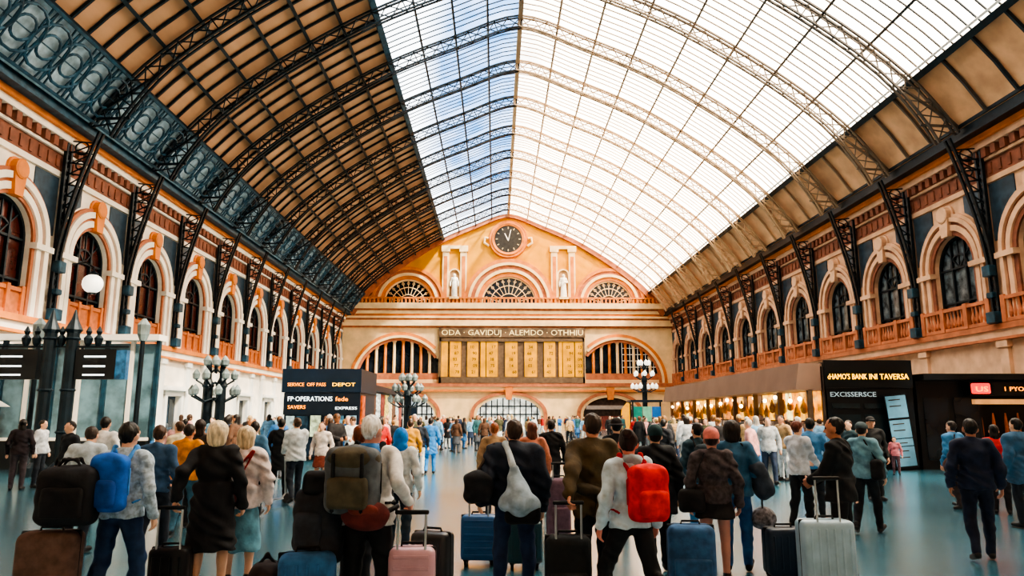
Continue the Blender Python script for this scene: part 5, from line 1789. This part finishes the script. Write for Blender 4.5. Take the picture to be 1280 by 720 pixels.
O2 = person('O2', 1191, 13.6, 'person in denim blue jacket walking behind the man in dark navy', H=1.62, rz=20, width=1.12, top='#3c78a6', bottom='#3a2f30', hair='short', hair_col='#1f1816', h=.016, stride=.1, t=.04); make_person(O2)
worn(O2, 'shoulder_bag', 'brown shoulder bag hanging at the left of the denim blue jacket', 'bag', [('body', [('e', V3(-.26, -.1, .86), (.16, .13, .17))], '#4a322c', .006), ('strap', [('c', V3(-.25, -.1, 1.0), V3(-.08, -.1, 1.47), .015, .015)], '#3a2824', 0)])
R_ = person('R', 1243, 13, 'person in red top standing by the kiosk at the right edge', H=1.56, rz=-30, top='#cc2a26', bottom='#221c20', hair='long', hair_col='#17110f', h=.016, fem=1); make_person(R_)
S_ = person('S', 1272, 11.4, 'person in loose denim shirt cut by the right edge of the picture', H=1.68, rz=10, width=1.15, top='#355f80', bottom='#1c2430', hair_col='#1a1412', h=.016, t=.045, hem=.7); make_person(S_)
Q1 = person('Q1', 689, 14, 'person in black walking away left of the tall olive jacket, mid distance', H=1.64, top='#1b1a1d', bottom='#1a1b20', hair_col='#2a1e1a', h=.018, stride=.15); make_person(Q1)
Q2 = person('Q2', 524, 21.5, 'person in dark top and white trousers in the open middle of the hall', H=1.62, top='#1f2836', bottom='#d8dadc', hair_col='#241a16', h=.022, stride=.1); make_person(Q2)
Q3 = person('Q3', 538, 22.2, 'person in all bright blue beside the white trousers', H=1.66, top='#2f76b8', bottom='#2a80c8', hair_col='#241a16', h=.022, stride=.12, hem=.6); make_person(Q3)
Q4 = person('Q4', 513, 18.5, 'person in mustard yellow top beyond the blue hood', H=1.62, top='#b8862c', bottom='#5a3a2c', hair_col='#3a2418', h=.022); make_person(Q4)
Q5 = person('Q5', 771, 11.5, 'person in black jacket and black hat between the olive jacket and the red backpack', H=1.66, top='#191b20', bottom='#1a1d22', hair='hat', gear_col='#1c1416', hair_col='#1c1614', h=.018); make_person(Q5)
Q6 = person('Q6', 830, 17.5, 'person in charcoal coat striding right beyond the dark hooded coat', H=1.64, top='#2a2e36', hem=.6, bottom='#1c2028', hair_col='#1f1816', h=.02, stride=.28, rz=-50); make_person(Q6)
Q7 = person('Q7', 618, 12.5, 'person in tan jacket just left of the navy puffy jacket, further back', H=1.60, top='#a88a6a', bottom='#2c3038', hair='short', hair_col='#a05a34', h=.02); make_person(Q7)
Q8 = person('Q8', 665, 11.5, 'person in coral top just right of the navy puffy jacket, further back', H=1.62, fem=1, top='#c07a62', bottom='#30323a', hair='long', hair_col='#6a3826', h=.02); make_person(Q8)
Q9 = person('Q9', 318, 12.8, 'person in blue jacket walking right of the woman in white jacket', H=1.62, top='#4d7a9c', bottom='#232c38', hair_col='#2a1e18', h=.02, stride=.15); make_person(Q9)

# ------------------------------------------------------------------ the distant crowd
def crowd_mesh(nm, sp, h=.034):
    J = skeleton(sp)
    ww = sp.get('width', 1); fem = sp.get('fem', 0); t = sp.get('t', .03)
    reg = {0: head_prims(J), 1: hair_parts(J, sp.get('hair', 'short'))[0], 2: [], 3: [], 4: []}
    for s in (-1, 1):
        d = J['wr'][s] - J['el'][s]; d /= np.linalg.norm(d)
        reg[0].append(('e', J['wr'][s] + d * .08, (.042, .042, .07)))
        reg[2] += arm_prims(J, s, t * .8, .95)
        reg[3] += leg_prims(J, s, .018)
        reg[4] += foot_prims(J, s, .012)
    top = torso_prims(J, t, ww, fem)
    hem = sp.get('hem', .86)
    top.append(('k', V3(0, 0, hem), ((.2 if hem < .8 else .17) + t, .14 + t), V3(0, 0, 1.12), (.155 + t, .11 + t)))
    if sp.get('kind') == 'skirt': reg[3].append(('k', V3(0, 0, .45), (.23, .19), V3(0, 0, 1.0), (.16, .12)))
    reg[2] += top
    allp = sum(reg.values(), [])
    fl = Field(allp, h)
    Fs = []
    for k in range(5):
        F = fl.union(reg[k], .02)
        if k == 1: F = np.maximum(F, hair_parts(J, sp.get('hair', 'short'))[1](fl.P))
        if k == 4: F = np.maximum(F, .004 - fl.P[..., 2])
        Fs.append(F)
    Fs = np.stack(Fs); F = Fs.min(0)
    V, Q = surface(F, fl.lo, h)
    cen = V[Q].mean(1)
    ix = np.clip(np.round((cen - fl.lo) / h).astype(int), 0, fl.n - 1)
    lab = Fs[(slice(None),) + tuple(ix.T)].argmin(0)
    o = sdf_obj(nm, V, Q, [skin_mat(SKINS[0]), hairmat('#2a1d16'), cloth('#333333'), cloth('#333333'), mat('shoe_1b1a1c', '#1b1a1c')], None, lab)
    me = o.data
    bpy.data.objects.remove(o)
    return me
PROTO = [
    ('walking', crowd_mesh('person', dict(stride=.22))),
    ('walking', crowd_mesh('person', dict(stride=.2, fem=1, hair='long', lead=-1))),
    ('standing', crowd_mesh('person', dict(width=1.08))),
    ('standing', crowd_mesh('person', dict(fem=1, hair='full', hem=.6))),
    ('walking', crowd_mesh('person', dict(stride=.15, hem=.58, t=.04))),
    ('standing', crowd_mesh('person', dict(fem=1, hair='long', kind='skirt'))),
    ('standing', crowd_mesh('person', dict(hair='beanie', t=.045, larm=((-.25, .05, 1.14), (-.12, .26, 1.12)), rarm=((.25, .05, 1.14), (.10, .27, 1.10))))),
    ('walking', crowd_mesh('person', dict(stride=.28, lean=5, width=1.1, lead=-1, t=.035))),
]
TOPC = [('black', '#15171b'), ('black', '#1b1a1e'), ('navy', '#1c2a44'), ('charcoal', '#33363c'), ('white', '#dfe0e0'), ('white', '#d2d4d6'), ('pale grey', '#aab0b8'), ('blue', '#2f68a4'), ('sky blue', '#7aa8cc'),
        ('brown', '#5c4030'), ('tan', '#b5946c'), ('red', '#b42a28'), ('rust', '#9a4a28'), ('pink', '#d09a9a'), ('teal', '#2c5a62'), ('olive', '#50503a')]
BOTC = [('black', '#16181c'), ('black', '#1a1b20'), ('dark blue', '#24344e'), ('blue', '#3a6a9c'), ('grey', '#4c5058'), ('white', '#cfd2d4')]
HAIRC = ['#1a1412', '#2a1d16', '#3f2a1c', '#5a3a22', '#8a6238', '#c2a878', '#b9b4ae']
RECT = [(-9.0, -4.9, 28.4, 33.2), (-9.8, -4.6, 36, 51), (9.6, 30, 22.5, 44.6), (10, 13, 54, 59), (9, 10.5, 54, 55.2), (-12.8, -11, 30, 32), (-20, -11, 18, 25.6), (-15, -10, 20, 23.5)]
crowd = []
def try_add(X, Y, sep=.62):
    if any(a < X < b and c < Y < d for a, b, c, d in RECT): return False
    if X < XL + .8 or X > XR - .8 or Y > YE - 1.5: return False
    if any((X - q[0]) ** 2 + (Y - q[1]) ** 2 < sep * sep for q in crowd): return False
    if any((X - s['loc'][0]) ** 2 + (Y - s['loc'][1]) ** 2 < .8 for s in PEOPLE.values()): return False
    crowd.append((X, Y)); return True
def zone(n, x0, x1, d0, d1, bias=1.0):
    k = 0
    for _ in range(n * 30):
        if k >= n: break
        d = d0 + (d1 - d0) * rnd.random() ** bias
        X, Y, _z = gp(rnd.uniform(x0, x1), d)
        k += try_add(X, Y)
zone(30, 545, 640, 34, 62)
zone(26, 640, 760, 44, 80)
zone(22, 480, 560, 27, 56)
zone(26, 760, 850, 30, 66)
zone(22, 800, 935, 20, 36)
zone(20, 280, 352, 19, 44)
zone(10, 180, 290, 18, 34)
zone(14, 405, 480, 19, 28)
zone(16, 560, 700, 62, 84)
zone(8, 935, 1030, 15.5, 22)
items = []
for X, Y in crowd:
    pi = rnd.randrange(len(PROTO)); pose, me = PROTO[pi]
    tn, tcx = rnd.choice(TOPC); bn, bcx = rnd.choice(BOTC)
    px = px_of(X, Y, .9)
    if Y > 60: zn = 'far by end wall'
    elif px < 350: zn = 'along left wall'
    elif px < 480: zn = 'beside navy kiosk'
    elif px > 935: zn = 'before black kiosk'
    elif px > 790 and Y < 45: zn = 'near lit shop fronts'
    elif px < 640: zn = 'crowd left of centre'
    else: zn = 'crowd right of centre'
    lower = 'skirt' if pi == 5 else 'trousers'
    items.append([px, '%s person, %s %s, %s %s, %s' % (pose, tn, 'coat' if pi in (3, 4) else 'top', bn, lower, zn), X, Y, me, tcx, bcx, zn])
bylab = {}
for it in items: bylab.setdefault(it[1], []).append(it)
OL = ['leftmost', 'second from the left', 'third from the left', 'fourth from the left', 'fifth from the left', 'sixth from the left']
for lab, ls in bylab.items():
    ls.sort(key=lambda q: q[0])
    for i, it in enumerate(ls):
        it.append(lab if len(ls) == 1 else lab + ', %s' % OL[min(i, 5)])
for px, lab, X, Y, me, tcx, bcx, zn, full in items:
    o = bpy.data.objects.new('person', me); COL.objects.link(o)
    o.location = (X, Y, 0)
    away = rnd.random() < .5
    o.rotation_euler[2] = math.radians((0 if away else 180) + rnd.gauss(0, 45))
    s = rnd.uniform(.90, 1.02); o.scale = (s, s, s)
    hc = rnd.choice(HAIRC)
    for k, m in enumerate([skin_mat(rnd.choice(SKINS)), hairmat(hc), cloth(tcx), cloth(bcx), None]):
        if m:
            o.material_slots[k].link = 'OBJECT'; o.material_slots[k].material = m
    o['label'] = full; o['category'] = 'person'; o['group'] = 'people ' + zn

# statues in the niches of the end wall
for i, (cx, side) in enumerate(((XM - 7, 'left'), (XM + 7, 'right'))):
    e = empty('statue', (cx, YE - .45, 16.62), PI, label='pale stone statue standing in the %s niche high on the end wall' % side, category='statue')
    sp = dict(fem=1, hair='full', hem=.3, flare=.02, larm=((-.27, .0, 1.13), (-.1, .2, 1.1)) if i else None)
    J = skeleton(sp)
    pr = head_prims(J) + torso_prims(J, .02) + [('k', V3(0, 0, .02), (.24, .19), V3(0, 0, 1.1), (.17, .13))] + hair_parts(J, 'full')[0]
    for s in (-1, 1):
        pr += arm_prims(J, s, .02)
        d = J['wr'][s] - J['el'][s]; d /= np.linalg.norm(d); pr.append(('e', J['wr'][s] + d * .07, (.035, .035, .06)))
    soft('figure', pr, .03, MARBLE, e, .03, .006, None, i, 1.75)
    b = MB(); b.box(-.6, .6, -.4, .4, -.25, .04); b.build('pedestal', CREAM, e)
